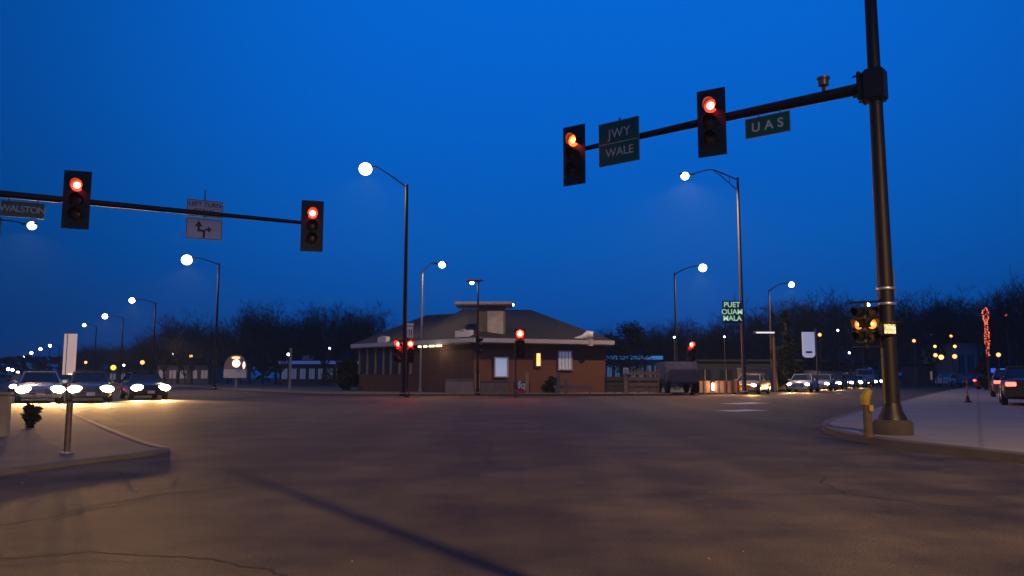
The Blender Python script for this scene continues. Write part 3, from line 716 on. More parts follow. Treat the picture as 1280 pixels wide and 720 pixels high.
def car(label, x, y_, rz, col, front=True, rear=False, spot=0, group=None, z=0.0, hs=1.0, brake=0):
    M = car_meshes(col, PAL[col]); t = thing('car', label, 'car', (x, y_, z), rz, group)
    child('body', M['body'], t); child('windows', M['glass'], t); child('roof', M['roof'], t)
    for sx in (-1, 1):
        for sy in (-1.42, 1.38):
            w_ = child('wheel', M['wheel'], t, (sx * .83, sy, .33)); child('rim', M['rim'], w_)
        hl = child('headlight', M['head' if front else 'headoff'], t, (sx * .64, -2.2, .62)); hl.scale = (hs,) * 3
        child('taillight', M['tail' if rear else 'tailoff'], t, (sx * .62, 2.19, .78))
        child('mirror', M['mirror'], t, (sx * .98, -.62, .98))
        if spot:
            lamp('SPOT', (sx * .64, -2.36, .62), (1, .52, .17), spot, .06, None, 72, 1, 'headlamp_beam', t).rotation_euler = (R(80.5), 0, R(180))
    child('grille', M['grille'], t, (0, -2.27, .52)); child('bumper', M['bumper'], t, (0, -2.22, .36)); child('bumper', M['bumper'], t, (0, 2.16, .42))
    child('licence_plate', M['plate'], t, (0, -2.315, .4)); child('licence_plate', M['plate'], t, (0, 2.25, .6))
    return t
ROADL = math.atan2(.535, .845)          # heading of the left road
def on_left(D, off): 
    """point on the left road; off = metres from the near kerb line"""
    return (-14.4 - .633 * (D - 26.7) + off * .845, D + off * .535)
gq = 'cars coming down the left road with headlights on'
for lab, px, D, ang, c, sp_, hs in (
    ('silver car with blazing headlights nearest the left pavement', 50, 37.5, 32, 'silver', 2700, 2.0),
    ('grey car with blazing headlights, second from the left pavement', 112, 39, 30, 'grey', 2700, 2.0),
    ('black car with blazing headlights, rightmost of the oncoming cars', 180, 44, 34, 'black', 2700, 2.0),
    ('dark car with headlights on, behind the silver car at the far left', 34, 50, 31, 'black', 0, 1.5)):
    car(lab, X(px, D), D, R(ang), c, True, False, sp_, gq, 0, hs)
gt = 'cars with red tail lights leaving down the left road'
for lab, px, D, c in (('dark red car with tail lights, leftmost on the left road', 29, 66, 'red'), ('black car with tail lights going away, second from left on the left road', 56, 74, 'black'), ('grey car with tail lights below the pale pylon sign', 79, 82, 'grey'), ('blue car with tail lights far down the left road', 42, 98, 'blue')):
    car(lab, X(px, D), D, R(32) + math.pi * 0 + math.pi, c, False, True, 0, gt) if False else car(lab, X(px, D), D, R(32 + 180) - math.pi, c, False, False, 0, gt)
for o in list(COL.objects):
    if o.get('group') == gt: 
        o.rotation_euler.z += math.pi
        for ch in o.children:
            if ch.name.startswith('taillight'): ch.data = MATS and [m for m in bpy.data.meshes if m.name.startswith('taillight') and m.materials[0] == E_tail][0]; ch.scale = (1.4, 1, 1.6)
gr_ = 'cars queueing along the right road with headlights on'
cols = ['gold', 'white', 'silver', 'black', 'grey', 'white', 'blue', 'silver', 'red', 'grey', 'white', 'black']
words = ['gold car at the head of the queue beside the brown lamp post', 'white car, second in the headlight queue on the right road', 'silver car, third in the headlight queue on the right road', 'black car, fourth in the headlight queue on the right road', 'grey car, fifth in the headlight queue on the right road', 'white car, sixth in the headlight queue on the right road', 'blue car, seventh in the headlight queue on the right road', 'silver car, eighth in the headlight queue on the right road', 'red car, ninth in the headlight queue on the right road', 'grey car, tenth in the headlight queue on the right road', 'white car, eleventh in the headlight queue, behind the big right pole', 'black car, last in the headlight queue right of the big pole']
for i, (c, wd) in enumerate(zip(cols, words)):
    D = 57 + i * 7.6 + random.uniform(-.5, .5); car(wd, kerbline_far_right(D) + 2.3, D, -R(30), c, True, False, 700 if i in (0, 1, 3, 5) else 0, gr_, 0, 1.2 + .07 * i)
gp = 'dark cars parked at the right edge'
for lab, px, D, c, tl in (('black car with lit red tail lights at the very right edge', 1284, 31, 'black', True), ('dark grey car ahead of the black car near the right edge', 1262, 44, 'grey', True), ('blue car parked in the far lot right of the delineator', 1218, 92, 'blue', False), ('red car parked at the far end of the right lot', 1246, 70, 'red', True), ('white car parked beside the blue car in the far lot', 1190, 96, 'white', False)):
    car(lab, X(px, D), D, R(150 if D < 60 else 120), c, False, tl, 0, gp, .13)
# ================================================================== BRICK BUILDING
def wall_poly(b, pts, z0, z1):
    n = len(pts)
    for i in range(n):
        a = pts[i]; c = pts[(i + 1) % n]; b.add([(a[0], a[1], z0), (c[0], c[1], z0), (c[0], c[1], z1), (a[0], a[1], z1)], [(0, 1, 2, 3)])
bx0 = Vector((-2.7, 53.5)); 
T = thing('brick_building', 'low red brick building with dark hipped roof, white eaves and cupola', 'building', (bx0.x, bx0.y, .13))
def loc(p): return (p[0] - bx0.x, p[1] - bx0.y)
P0 = (X(450, 64), 64); P1 = (X(592, 53.8), 53.8); P2 = (X(757, 58), 58); P3 = (4.5, 74); P4 = (-9, 77)
foot = [P0, P1, P2, P3, P4]; lf = [loc(p) for p in foot]
EV = 3.35
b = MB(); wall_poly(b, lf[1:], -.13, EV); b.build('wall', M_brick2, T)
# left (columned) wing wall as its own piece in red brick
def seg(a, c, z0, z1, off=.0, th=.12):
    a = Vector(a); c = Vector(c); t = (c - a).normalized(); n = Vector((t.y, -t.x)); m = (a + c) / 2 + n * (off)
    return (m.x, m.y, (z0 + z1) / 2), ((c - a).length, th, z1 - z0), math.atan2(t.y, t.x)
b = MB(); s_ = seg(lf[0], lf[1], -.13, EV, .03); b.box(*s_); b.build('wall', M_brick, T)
# eaves: fascia following the outline, overhanging
cen = Vector((sum(p[0] for p in lf) / 5, sum(p[1] for p in lf) / 5))
def grow(p, k): 
    v = Vector(p) - cen; return tuple(cen + v * (1 + k / v.length))
ef = [grow(p, .75) for p in lf]
b = MB()
for i in range(5): b.box(*seg(ef[i], ef[(i + 1) % 5], EV + .02, EV + .3, 0, .1))
b.build('fascia', M_trim, T)
b = MB(); b.prism(ef, EV - .03, EV + .015); b.build('soffit', M_trim, T)
# roofs
r0 = loc((X(578, 63), 63)); r1 = loc((X(664, 64), 64)); RZ = Z(386, 63) - .13
b = MB(); E2 = [ (x_, y_, EV + .3) for x_, y_ in ef]
mid01 = tuple(Vector(ef[0]).lerp(Vector(ef[1]), .52))
v = [(mid01[0], mid01[1], EV + .3), E2[1], E2[2], E2[3], (cen.x - 2, ef[3][1], EV + .3), (r0[0], r0[1], RZ), (r1[0], r1[1], RZ)]
b.add(v, [(1, 2, 6, 5), (2, 3, 6), (3, 4, 5, 6), (4, 0, 5), (0, 1, 5)])
b.build('roof', M_roof, T)
w0 = loc((X(532, 68), 68)); w1 = loc((X(576, 66), 66)); WZ = Z(394, 68) - .13
b = MB(); v = [E2[0], E2[1], (cen.x, cen.y, EV + .3), E2[4], (w0[0], w0[1], WZ), (w1[0], w1[1], WZ)]
b.add(v, [(0, 1, 5, 4), (1, 2, 5), (2, 3, 4, 5), (3, 0, 4)])
b.build('roof', mat('roof_brown', (.032, .024, .013), .9, 0, .3, 4, .3), T)
# cupola
cl = loc((X(614, 56.05), 56.05)); cz0 = 3.45; cz1 = Z(383.5, 56.05) - .13
cu = MB(); cu.box((cl[0], cl[1], (cz0 + cz1) / 2), (1.95, 1.9, cz1 - cz0)); cu = cu.build('cupola', M_stucco, T)
MB().box((cl[0] + .3, cl[1] - .97, (Z(426, 56) + Z(390, 56)) / 2 - .13), (1.1, .06, Z(390, 56) - Z(426, 56)), 0, .01).build('panel', mat('pale_panel', (.6, .52, .4), .7, 0, .25, 2.5), cu)
MB().box((cl[0] - .5, cl[1], cz1 + .12), (4.0, 3.0, .24), 0, .05).build('cap', M_trim, cu)
lampx = loc((X(641, 57.4), 57.4)); MB().ball((lampx[0], lampx[1], Z(381, 57.4) - .13), .1).build('light', E_lampc, cu, True)
# pilasters on the wing
tv = (Vector(lf[1]) - Vector(lf[0])).normalized(); nv = Vector((tv.y, -tv.x)); LN = (Vector(lf[1]) - Vector(lf[0])).length
for px in (452, 462, 472, 482, 491, 502, 510, 516):
    q = None
    for i in range(600):
        c_ = Vector(lf[0]) + tv * LN * i / 600; 
        if 640 + 1000 * (c_.x + bx0.x) / (c_.y + bx0.y) >= px: q = c_; break
    c_ = q + nv * .14
    MB().box((c_.x, c_.y, (1.25 + EV) / 2), (.17, .1, EV - 1.25), math.atan2(tv.y, tv.x), .01).build('pilaster', M_concw, T)
for px in (457, 467, 477, 487, 496):
    for i in range(600):
        c_ = Vector(lf[0]) + tv * LN * i / 600
        if 640 + 1000 * (c_.x + bx0.x) / (c_.y + bx0.y) >= px: break
    c_ = c_ + nv * .11
    wn = MB().box((c_.x, c_.y, 2.2), (.5, .05, 1.7), math.atan2(tv.y, tv.x)).build('window', M_glass, T)
# right facade openings
tv2 = (Vector(lf[2]) - Vector(lf[1])).normalized(); nv2 = Vector((tv2.y, -tv2.x)); an2 = math.atan2(tv2.y, tv2.x); L2 = (Vector(lf[2]) - Vector(lf[1])).length
def fac(px):
    for i in range(1200):
        c_ = Vector(lf[1]) + tv2 * L2 * i / 1200
        if 640 + 1000 * (c_.x + bx0.x) / (c_.y + bx0.y) >= px: break
    return c_, c_.y + bx0.y
def opening(name, px0, px1, py0, py1, m, fr=True, frame_m=M_trim, mull=0):
    c_, D = fac((px0 + px1) / 2); w_ = (px1 - px0) * D / 1000 / max(.3, tv2.x); z0 = Z(py1, D) - .13; z1 = Z(py0, D) - .13
    q = c_ + nv2 * .03; o = MB().box((q.x, q.y, (z0 + z1) / 2), (w_, .06, z1 - z0), an2).build(name, m, T)
    if fr:
        b = MB(); n_ = nv2 * .07
        for sx in (-1, 1):
            p = c_ + n_ + tv2 * sx * (w_ / 2); b.box((p.x, p.y, (z0 + z1) / 2), (.09, .08, z1 - z0 + .1), an2)
        for z_ in (z0, z1): p = c_ + n_; b.box((p.x, p.y, z_), (w_ - .1, .08, .09), an2)
        for k in range(mull): p = c_ + n_ + tv2 * (-w_ / 2 + w_ * (k + 1) / (mull + 1)); b.box((p.x, p.y, (z0 + z1) / 2), (.05, .05, z1 - z0 - .1), an2)
        b.build('frame', frame_m, o)
    return o
opening('door', 618, 634, 447, 471, E_doorb)  # dim blue glow put into the door panel itself
opening('window', 669, 675.5, 441, 458, E_winw, True, M_wood)
opening('window', 697, 714, 439, 462, emit('window_dim_white', (.3, .34, .5), .25), True, M_trim, 3)
# soffit lights under the wing eave
b = MB()
for px, w_ in ((531, .3), (538, .35), (546, .55), (555, .6)):
    for i in range(600):
        c_ = Vector(lf[0]) + tv * LN * i / 600
        if 640 + 1000 * (c_.x + bx0.x) / (c_.y + bx0.y) >= px: break
    c_ = c_ + nv * .45
    MB().box((c_.x, c_.y, EV - .13), (w_, .12, .12), math.atan2(tv.y, tv.x), .02).build('soffit_light', E_soff, T)
q = loc((X(545, 55.5), 55.5)); lamp('POINT', (q[0], q[1], EV - .5), (1, .8, .45), 20, .2, None, name='soffit_glow', parent=T)
# point out from the right facade; no lamp is placed here
c_, D = fac(735); q = c_ + nv2 * 2.5
# rooftop equipment
for lab, px0, px1, py0, py1, D in (('white box shaped air unit on the left wing roof of the brick building', 470, 485, 421, 433, 61.0), ('white air unit on the roof left of the cupola', 567, 590, 413, 430, 54.3)):
    xx = X((px0 + px1) / 2, D); w_ = (px1 - px0) * D / 1000; z0 = Z(py1, D); hgt = Z(py0, D) - z0
    t = thing('air_unit', lab, 'air conditioner', (xx, D, z0), math.atan2(tv.y, tv.x), 'air units on the roof')
    MB().box((0, .1, hgt / 2), (w_ * 1.25, .4, hgt), 0, .03).build('casing', M_white, t)
    MB().lathe([(.2, 0), (.2, .06), (.12, .08)], (0, 0, hgt), 14).build('fan_cowl', M_alu, t, True)
D = 56.9; xx = X(737, D); z0 = Z(429, D)
t = thing('roof_vent', 'white swan neck vent with a long snout on the brick building roof', 'vent', (xx, D, z0))
MB().tube([(0, 0, -.2), (0, 0, .3)], [.3, .32], 12).build('stem', M_trim, t, True)
MB().tube([(.25, 0, .5), (-.1, 0, .52), (-.5, -.05, .36), (-1.1, -.08, .3)], [.34, .38, .2, .08], 12).build('snout', M_white, t, True)
# ================================================================== THINGS IN FRONT OF AND BESIDE THE BUILDING
def wall_box(name, label, cat, px0, px1, py0, py1, D, m, th=.25, z0=None, group=None, part=None):
    x0, x1 = X(px0, D), X(px1, D); zb = .1 if z0 is None else z0; zt = Z(py0, D)
    b = MB().box((0, 0, (zt - zb) / 2), (x1 - x0, th, zt - zb), 0, .02)
    b.box((0, 0, zt - zb + .03), (x1 - x0 + .06, th + .08, .06), 0, .01)
    o = b.build(name, m, None, False, ((x0 + x1) / 2, D, zb)); return tag(o, label, cat, group)
wall_box('low_wall', 'grey low wall panel with a cap left of the pale post before the brick building', 'wall', 557, 592, 475, 492, 52.6, M_concw)
wall_box('low_wall', 'darker low wall between the pale post and the red and white banner', 'wall', 601, 637, 477, 492, 52.8, mat('brown_wall', (.2, .15, .12), .85, 0, .25))
def post(label, px, D, py0, w_, m, name='post', cat='post', round_=False, z=.13):
    t = thing(name, label, cat, (X(px, D), D, z)); zt = Z(py0, D) - z
    b = MB()
    if round_: b.tube([(0, 0, 0), (0, 0, zt)], [w_ / 2, w_ / 2 * .9], 10)
    else: b.box((0, 0, zt / 2), (w_, w_, zt), 0, .015)
    b.build('shaft', m, t, round_)
    MB().box((0, 0, zt + .03), (w_ * 1.25, w_ * 1.25, .06), 0, .015).build('cap', m, t); return t
post('pale timber post at the kerb below the dark lamp post', 597, 51.8, 468, .26, M_woodp)
post('yellowish timber post right of the red and white banner', 659, 51.8, 466, .22, M_woodp)
post('grey square post below the white framed window of the brick building', 698, 52.2, 466, .2, M_concw)
post('short pale post in front of the barrier rail', 707, 51.9, 476, .16, M_concw)
post('pale timber post with a white box, at the left end of the timber fence', 782, 53, 470, .2, M_woodp)
post('tall plain grey post on the verge left of the brick building', 362.5, 62, 436, .2, M_pole2, round_=True)
t = thing('meter_box', 'small white box fixed on top of the timber fence post', 'meter box', (X(782, 53), 52.85, Z(467, 53)))
MB().box((0, 0, .17), (.34, .22, .42), 0, .02).build('casing', M_white, t); MB().box((0, -.115, .17), (.24, .01, .3), 0, .003).build('door', M_trim, t)
# rail barrier
t = thing('barrier_rail', 'pale horizontal barrier rail lying before the brick building', 'barrier', (X(716, 52.4), 52.4, .13))
MB().box((0, 0, .42), (2.5, .1, .2), 0, .02).build('rail', M_concw, t)
for sx in (-1.1, 1.1): MB().box((sx, .06, .2), (.12, .1, .4)).build('leg', M_concw, t)
# banner
t = thing('banner_sign', 'small white banner with red base reading fq before the brick building', 'sign', (X(652, 52), 52, .1))
MB().box((0, 0, .42), (1.05, .05, .72), 0, .01).build('panel', M_black, t)
MB().box((0, -.03, .17), (1.03, .02, .2), 0, .004).build('red_band', M_red, t)
text_child('lettering', 'fq', .66, M_white, t, (0, -.03, .56), .03)
for sx in (-.45, .45): MB().box((sx, .05, .1), (.05, .05, .2)).build('leg', M_alu, t)
# timber fence, horizontal boards
def board_fence(label, px0, px1, py0, D, n=5, m=M_wood, gap=.06, posts=4):
    x0, x1 = X(px0, D), X(px1, D); W = x1 - x0; H_ = Z(py0, D) - .13
    t = thing('board_fence', label, 'fence', ((x0 + x1) / 2, D, .13)); bh = H_ / n
    b = MB()
    for i in range(n): b.box((0, -.05, bh * (i + .5)), (W, .03, bh - gap), 0, .004)
    b.build('boards', m, t)
    for i in range(posts): MB().box((-W / 2 + W * i / (posts - 1), .03, H_ / 2 + .05), (.12, .12, H_ + .1), 0, .01).build('post', m, t)
    return t
board_fence('brown horizontal board fence right of the brick building', 785, 823, 463, 54, 4, M_wood, .12)
board_fence('low dark fence between the brick building and the white box post', 757, 779, 470, 55, 3, mat('dark_wood', (.06, .045, .035), .85), .1, 3)
def panel_fence(label, px0, px1, py0, D, n, m):
    x0, x1 = X(px0, D), X(px1, D); W = x1 - x0; H_ = Z(py0, D) - .13
    t = thing('panel_fence', label, 'fence', ((x0 + x1) / 2, D, .13))
    MB().box((0, 0, H_ / 2), (W, .05, H_), 0, .01).build('panels', m, t)
    for i in range(n): MB().box((-W / 2 + W * i / (n - 1), -.06, H_ / 2), (.14, .08, H_ + .08), 0, .01).build('post', mat('rust_brown_post', (.14, .07, .05), .8), t)
    return t
panel_fence('pinkish panel fence with rusty posts left of the gold car', 864, 922, 476, 54.5, 8, mat('pink_panel', (.3, .18, .14), .85, 0, .25, 1.5))
t = thing('wall_lantern', 'small glowing lantern on the pinkish panel fence', 'lantern', (X(891, 54.3), 54.3, Z(488, 54.3)))
MB().box((0, 0, .25), (.2, .12, .5), 0, .03).build('glass', emit('lantern_glass', (1, .72, .3), 3.5), t); MB().box((0, 0, .53), (.26, .18, .05), 0, .01).build('cap', M_black, t)
lamp('POINT', (0, -.4, .3), (1, .7, .4), 45, .1, None, name='lantern_light', parent=t)
# covered trailer right of the fence
D = 55; t = thing('truck', 'grey covered truck parked between the timber fence and the red signal', 'truck', (X(845, D), D, .13))
MB().box((0, 0, 1.45), (2.2, 3.4, 1.25), 0, .08).build('cargo_cover', mat('tarpaulin', (.15, .17, .23), .8, 0, .25, 3, .3), t)
MB().box((0, -.1, .72), (2.1, 4.4, .2), 0, .03).build('chassis', M_black, t)
MB().box((0, -2.2, 1.1), (1.9, .9, .9), 0, .12).build('cab', mat('truck_paint', (.12, .1, .1), .4), t)
for sx in (-1, 1):
    for sy in (-1.8, 1.2): w_ = MB().lathe([(.2, -.12), (.4, -.13), (.42, -.08), (.42, .08), (.4, .13), (.2, .12)], n=16, axis='X').build('wheel', M_tyre, t, True, (sx * .95, sy, .42))
# low dark building behind right fences
def low_building(label, px0, px1, py0, D, m, roofm, depth=10, win=None, nwin=4, band=None, kind='shop_building'):
    x0, x1 = X(px0, D), X(px1, D); W = x1 - x0; H_ = Z(py0, D)
    t = thing(kind, label, 'building', ((x0 + x1) / 2, D + depth / 2, .0))
    MB().box((0, 0, H_ / 2), (W, depth, H_), 0).build('wall', m, t)
    r_ = MB(); r_.box((0, 0, H_ + .1), (W + .6, depth + .6, .24), 0, .03); r_.build('roof', roofm, t)
    if band: MB().box((0, -depth / 2 - .36, H_ - .12), (W + .5, .06, .45), 0, .01).build('light_band', band, t)
    if win:
        for i in range(nwin):
            xx = -W / 2 + W * (i + .5) / nwin; o = MB().box((xx, -depth / 2 - .03, H_ * .5), (W / nwin * .6, .06, H_ * .42)).build('window', win, t)
            b = MB(); b.box((xx, -depth / 2 - .08, H_ * .5), (.06, .04, H_ * .42)); b.box((xx, -depth / 2 - .07, H_ * .29 - .03), (W / nwin * .66, .1, .06)); b.build('frame', M_trim, o)
    return t
low_building('long dark bluish shed behind the pinkish fence and gold car', 868, 1000, 452, 82, mat('blue_shed', (.02, .028, .05), .8), mat('shed_roof', (.02, .022, .03), .8), 10, M_glass, 5)
low_building('long low diner with a blue lit eave far left of the brick building', 350, 452, 452, 112, mat('diner_wall', (.1, .08, .08), .8), M_roof, 9, emit('diner_window', (.25, .3, .5), .1), 9, E_blue, 'diner')
t = low_building('low building with a bright blue eave seen between the brick building and the timber fence', 757, 826, 446, 100, mat('diner_wall', (.1, .08, .08), .8), M_roof, 9, emit('diner_window2', (.1, .3, .65), .14), 7, emit('blue_fascia_bright', (.03, .22, .65), .5), 'diner')
D = 110; t = thing('air_unit', 'pale air unit on the roof of the far diner with the blue eave', 'air conditioner', (X(375, D), 114, Z(451, D)), 0, 'air units on the roof')
MB().box((0, 0, .35), (1.4, 1.2, .8), 0, .05).build('casing', M_trim, t); MB().lathe([(.3, 0), (.3, .08), (.2, .1)], (0, 0, .75), 12).build('fan_cowl', M_alu, t, True)
low_building('dim low house among the trees at the far left', 196, 262, 456, 150, mat('house_wall', (.16, .13, .12), .85), M_roof, 9, emit('house_window', (.6, .35, .2), .12), 5, None, 'house')
low_building('dark wide house behind the pale pylon sign', 100, 170, 462, 165, mat('house_wall2', (.1, .08, .07), .85), M_roof, 9, emit('house_window2', (.7, .5, .3), .1), 6, None, 'house')
low_building('brick house behind the guard wall left of the big right pole', 1000, 1082, 455, 130, mat('house_wall3', (.1, .05, .04), .85), M_roof, 9, M_glass, 5, None, 'house')
t = low_building('pale blue grey tall house far right beside the orange lit column', 1196, 1233, 428, 112, mat('grey_siding', (.3, .3, .36), .8), M_roof, 9, M_glass, 3, None, 'house')
low_building('dark shopfront with a blue light band at the far right', 1160, 1262, 457, 118, mat('shop_wall', (.06, .06, .07), .8), M_roof, 8, emit('shop_window', (.7, .6, .45), .12), 7, None, 'shop_building')
t = thing('light_sign', 'small blue light sign on the far right shopfront', 'sign', (X(1216, 117), 113.3, Z(464, 117)))
MB().box((0, 0, .0), (5, .2, .7), 0, .05).build('sign_panel', emit('blue_sign', (.03, .12, .9), .9), t); MB().box((0, .12, -.5), (.2, .1, .8)).build('bracket', M_black, t)
# guard wall along the right road
b = MB(); prev = None
pts = [(kerbline_far_right(D) - 1.2, D) for D in range(62, 168, 6)]
for a, c in zip(pts, pts[1:]):
    a = Vector(a); c = Vector(c); m_ = (a + c) / 2; t_ = (c - a); b.box((m_.x, m_.y, .95), (t_.length + .02, .28, 1.7), math.atan2(t_.y, t_.x)); b.box((m_.x, m_.y, 1.85), (t_.length + .02, .4, .1), math.atan2(t_.y, t_.x))
tag(b.build('guard_wall', M_concw), 'long pale concrete guard wall running behind the queue of cars on the right road', 'wall')
t = thing('van', 'pale boxy van parked behind the guard wall left of the big right pole', 'van', (X(1081, 100), 100, .13), R(-20))
MB().box((0, .3, 1.25), (1.9, 3.6, 1.7), 0, .15).build('body', M_trim, t); MB().box((0, -1.9, .9), (1.85, 1.1, .95), 0, .15).build('bonnet', M_trim, t)
MB().box((0, -1.53, 1.65), (1.6, .06, .55), 0, .02).build('windscreen', M_glass, t)
for sx in (-1, 1):
    for sy in (-1.6, 1.4): MB().lathe([(.2, -.1), (.34, -.11), (.36, -.07), (.36, .07), (.34, .11), (.2, .1)], n=14, axis='X').build('wheel', M_tyre, t, True, (sx * .86, sy, .36))
# ================================================================== SIGNS AT LEFT AND RIGHT
D = 168; t = thing('pylon_sign', 'tall narrow pale lit pylon sign beside the left road', 'sign', (X(85.5, D), D, 0))
hz = Z(417, D)
MB().box((0, 0, hz / 2 + .3), (2.5, .5, hz - .6), 0, .04).build('face', E_pylon, t)
MB().box((-.55, -.27, hz / 2 + .3), (.16, .04, hz - .8)).build('stripe', mat('brown_stripe', (.15, .08, .05), .6), t)
MB().box((0, 0, hz + .06), (2.7, .6, .18), 0, .03).build('cap', M_black, t)
MB().box((0, 0, .4), (2.2, .45, 1.0)).build('plinth', M_black, t)
MB().box((.5, -.35, 1.75), (.9, .12, .45), 0, .04).build('light', E_lampy, t)
D = 71; t = thing('oval_sign', 'dome topped sign with lit oval window over a white board on one post', 'sign', (X(294, D), D, .13))
z_b = Z(472.5, D); z_m = Z(461.5, D); z_t = Z(444, D)
MB().tube([(0.1, 0, 0), (0.1, 0, z_b - .1)], [.14, .12], 12).build('post', M_pole2, t, True)
MB().box((0, 0, (z_b + z_m) / 2 - .13), (2.0, .3, z_m - z_b), 0, .02).build('name_board', M_white, t)
b = MB(); pts_ = [(.98 * math.cos(math.pi * i / 20), (z_t - z_m) * math.sin(math.pi * i / 20) ** .8) for i in range(21)]
n = len(pts_); vs = [(x_, -.14, z_m - .12 + z_) for x_, z_ in pts_] + [(x_, .14, z_m - .12 + z_) for x_, z_ in pts_]
b.add(vs, [tuple(range(n)), tuple(range(n, 2 * n))[::-1]] + [(i, (i + 1) % n, n + (i + 1) % n, n + i) for i in range(n)]); b.build('dome', mat('dome_brown', (.3, .2, .16), .6), t)
MB().lathe([(.34, 0), (.34, -.04), (.2, -.07)], (.1, -.14, z_m + .38), 18, 'Y', (1, 1, 1)).build('lit_oval', emit('oval_lit', (1, .85, .7), 2.6), t, True)
MB().lathe([(.3, 0), (.3, -.03)], (.05, -.14, z_t - .36), 18, 'Y', (1.3, 1, .42)).build('lit_crown', emit('crown_lit', (1, .65, .2), 1.3), t, True)
MB().lathe([(.2, 0), (.2, -.03)], (.78, -.14, z_m + .22), 14, 'Y', (.5, 1, 1.5)).build('lit_edge', emit('oval_lit', (1, .85, .7), 2.6), t, True)
D = 66; t = thing('hanging_banner', 'pale blue white rounded banner sign right of the dark conifer', 'sign', (X(1022, D), D, .13))
MB().tube([(0, 0, 0), (0, 0, Z(413, D))], .06, 10).build('post', M_pole3, t, True)
z0, z1 = Z(447, D) - .13, Z(415, D) - .13; xs = -X(1022, D) + X(1004.5, D), -X(1022, D) + X(1020, D)
w_ = xs[1] - xs[0]; r_ = .3; pts_ = [(xs[0], z1), (xs[1], z1)] + [(xs[1] - r_ + r_ * math.cos(a), z0 + r_ - r_ * math.sin(a)) for a in [R(15 * i) for i in range(7)]] + [(xs[0] + r_ * (1 - math.sin(a)), z0 + r_ - r_ * math.cos(a)) for a in [R(15 * i) for i in range(7)]]
b = MB(); n = len(pts_); b.add([(x_, -.05, z_) for x_, z_ in pts_] + [(x_, .05, z_) for x_, z_ in pts_], [tuple(range(n)), tuple(range(n, 2 * n))[::-1]] + [(i, (i + 1) % n, n + (i + 1) % n, n + i) for i in range(n)])
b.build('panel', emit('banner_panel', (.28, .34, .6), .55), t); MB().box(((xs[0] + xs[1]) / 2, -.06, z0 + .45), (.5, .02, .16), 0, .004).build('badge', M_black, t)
MB().box((-.1, 0, z1 - .1), (.3, .05, .05)).build('bracket', M_pole3, t)
# orange lit column
D = 62; t = thing('light_column', 'slender column wrapped in glowing orange string lights at the far right', 'light column', (X(1237, D), D, .13))
zt = Z(385, D) - .13; zb = Z(445, D) - .13
MB().tube([(0, 0, 0), (0, 0, zt)], [.13, .08], 10).build('trunk', M_bark, t, True)
b = MB(); k = 0
for i in range(230):
    f = i / 229; z_ = zb + (zt - zb) * f; rad = .1 + (.13 if f > .72 else 0) * math.sin((f - .72) / .28 * math.pi) + (.07 if .25 < f < .5 else 0)
    a = random.random() * 6.283; b.ball((rad * math.cos(a), rad * math.sin(a), z_), random.uniform(.02, .05), 6)
b.build('string_lights', emit('orange_string', (1, .13, .015), 1.5), t, True)
# small lamps on posts, right background and left background
def post_lamp(label, px, py, D, r, m, group):
    t = thing('post_lamp', label, 'lamp', (X(px, D), D, .1), 0, group); z_ = Z(py, D) - .1
    MB().tube([(0, 0, 0), (0, 0, z_ - r * .7)], .05, 6).build('post', M_pole3, t, True)
    MB().ball((0, 0, z_), r, 12).build('globe', m, t, True)
gR = 'lamps among the trees at the right'; gL = 'lamps among the trees at the left'
for lab, px, py, D, r, m in (
    ('single orange lamp right of the big right pole', 1145, 426, 90, .24, E_lampo), ('white lamp high between the far right houses', 1168.5, 418.5, 120, .22, E_lampc), ('dim red orange lamp left of the pale blue grey house', 1192, 420, 110, .26, E_lampo),
    ('yellow lamp above the brightest pair right of the big pole', 1171, 433, 100, .24, E_lampy), ('yellow lamp second from the pale blue grey house', 1196, 433, 102, .26, E_lampy), ('brightest lamp right of the big right pole', 1178, 446.5, 90, .36, E_lampy), ('orange lamp touching the brightest lamp', 1171, 444, 92, .3, E_lampo),
    ('broad orange lamp left of the pale blue grey house', 1195, 445.5, 92, .34, E_lampo), ('orange lamp right of the orange lit column', 1250, 443.5, 75, .26, E_lampo), ('small red lamp high at the right edge', 1263, 394, 90, .16, emit('red_small', (1, .15, .06), 1.2)),
    ('small white lamp left of the amber signals', 1050, 413, 100, .17, E_lampc), ('amber lamp right of the rounded banner', 1027, 418.5, 90, .26, E_lampo), ('low pale lamp right of the rounded banner', 1063, 441, 105, .17, E_lampc), ('tiny pale lamp below the three-line green sign', 907, 421, 70, .1, E_lampc), ('tiny white lamp under the thin dark lamp post', 844, 421.5, 66, .11, E_lampc)):
    post_lamp(lab, px, py, D, r * .8, m, gR)
for lab, px, py, D, r, m in (
    ('orange lamp right of the pale pylon sign', 106, 453, 130, .3, E_lampo), ('green yellow lamp cluster lower left', 141, 459.5, 120, .5, emit('green_yellow', (.75, .65, .05), 1.5)), ('orange lamp between the second and third posts of the left row', 177, 453, 120, .42, E_lampo),
    ('white lamp left of the nearest row lamp post', 214.5, 443, 130, .25, E_lampc), ('yellow lamp left of the nearest row lamp post', 237.5, 445, 130, .35, E_lampy), ('pale lamp just left of the dome topped sign', 268, 446, 130, .22, E_lampc), ('small white lamp beside the plain grey post', 359.5, 443, 90, .2, E_lampc), ('small white lamp in the trees left of the brick building', 411, 435.5, 110, .2, E_lampc),
    ('small white lamp beside the orange lamp near the third post', 154, 456.5, 130, .22, E_lampc), ('low orange lamp at the kerb of the left road', 176, 480.5, 80, .16, E_lampo)):
    post_lamp(lab, px, py, D, r * .8, m, gL)
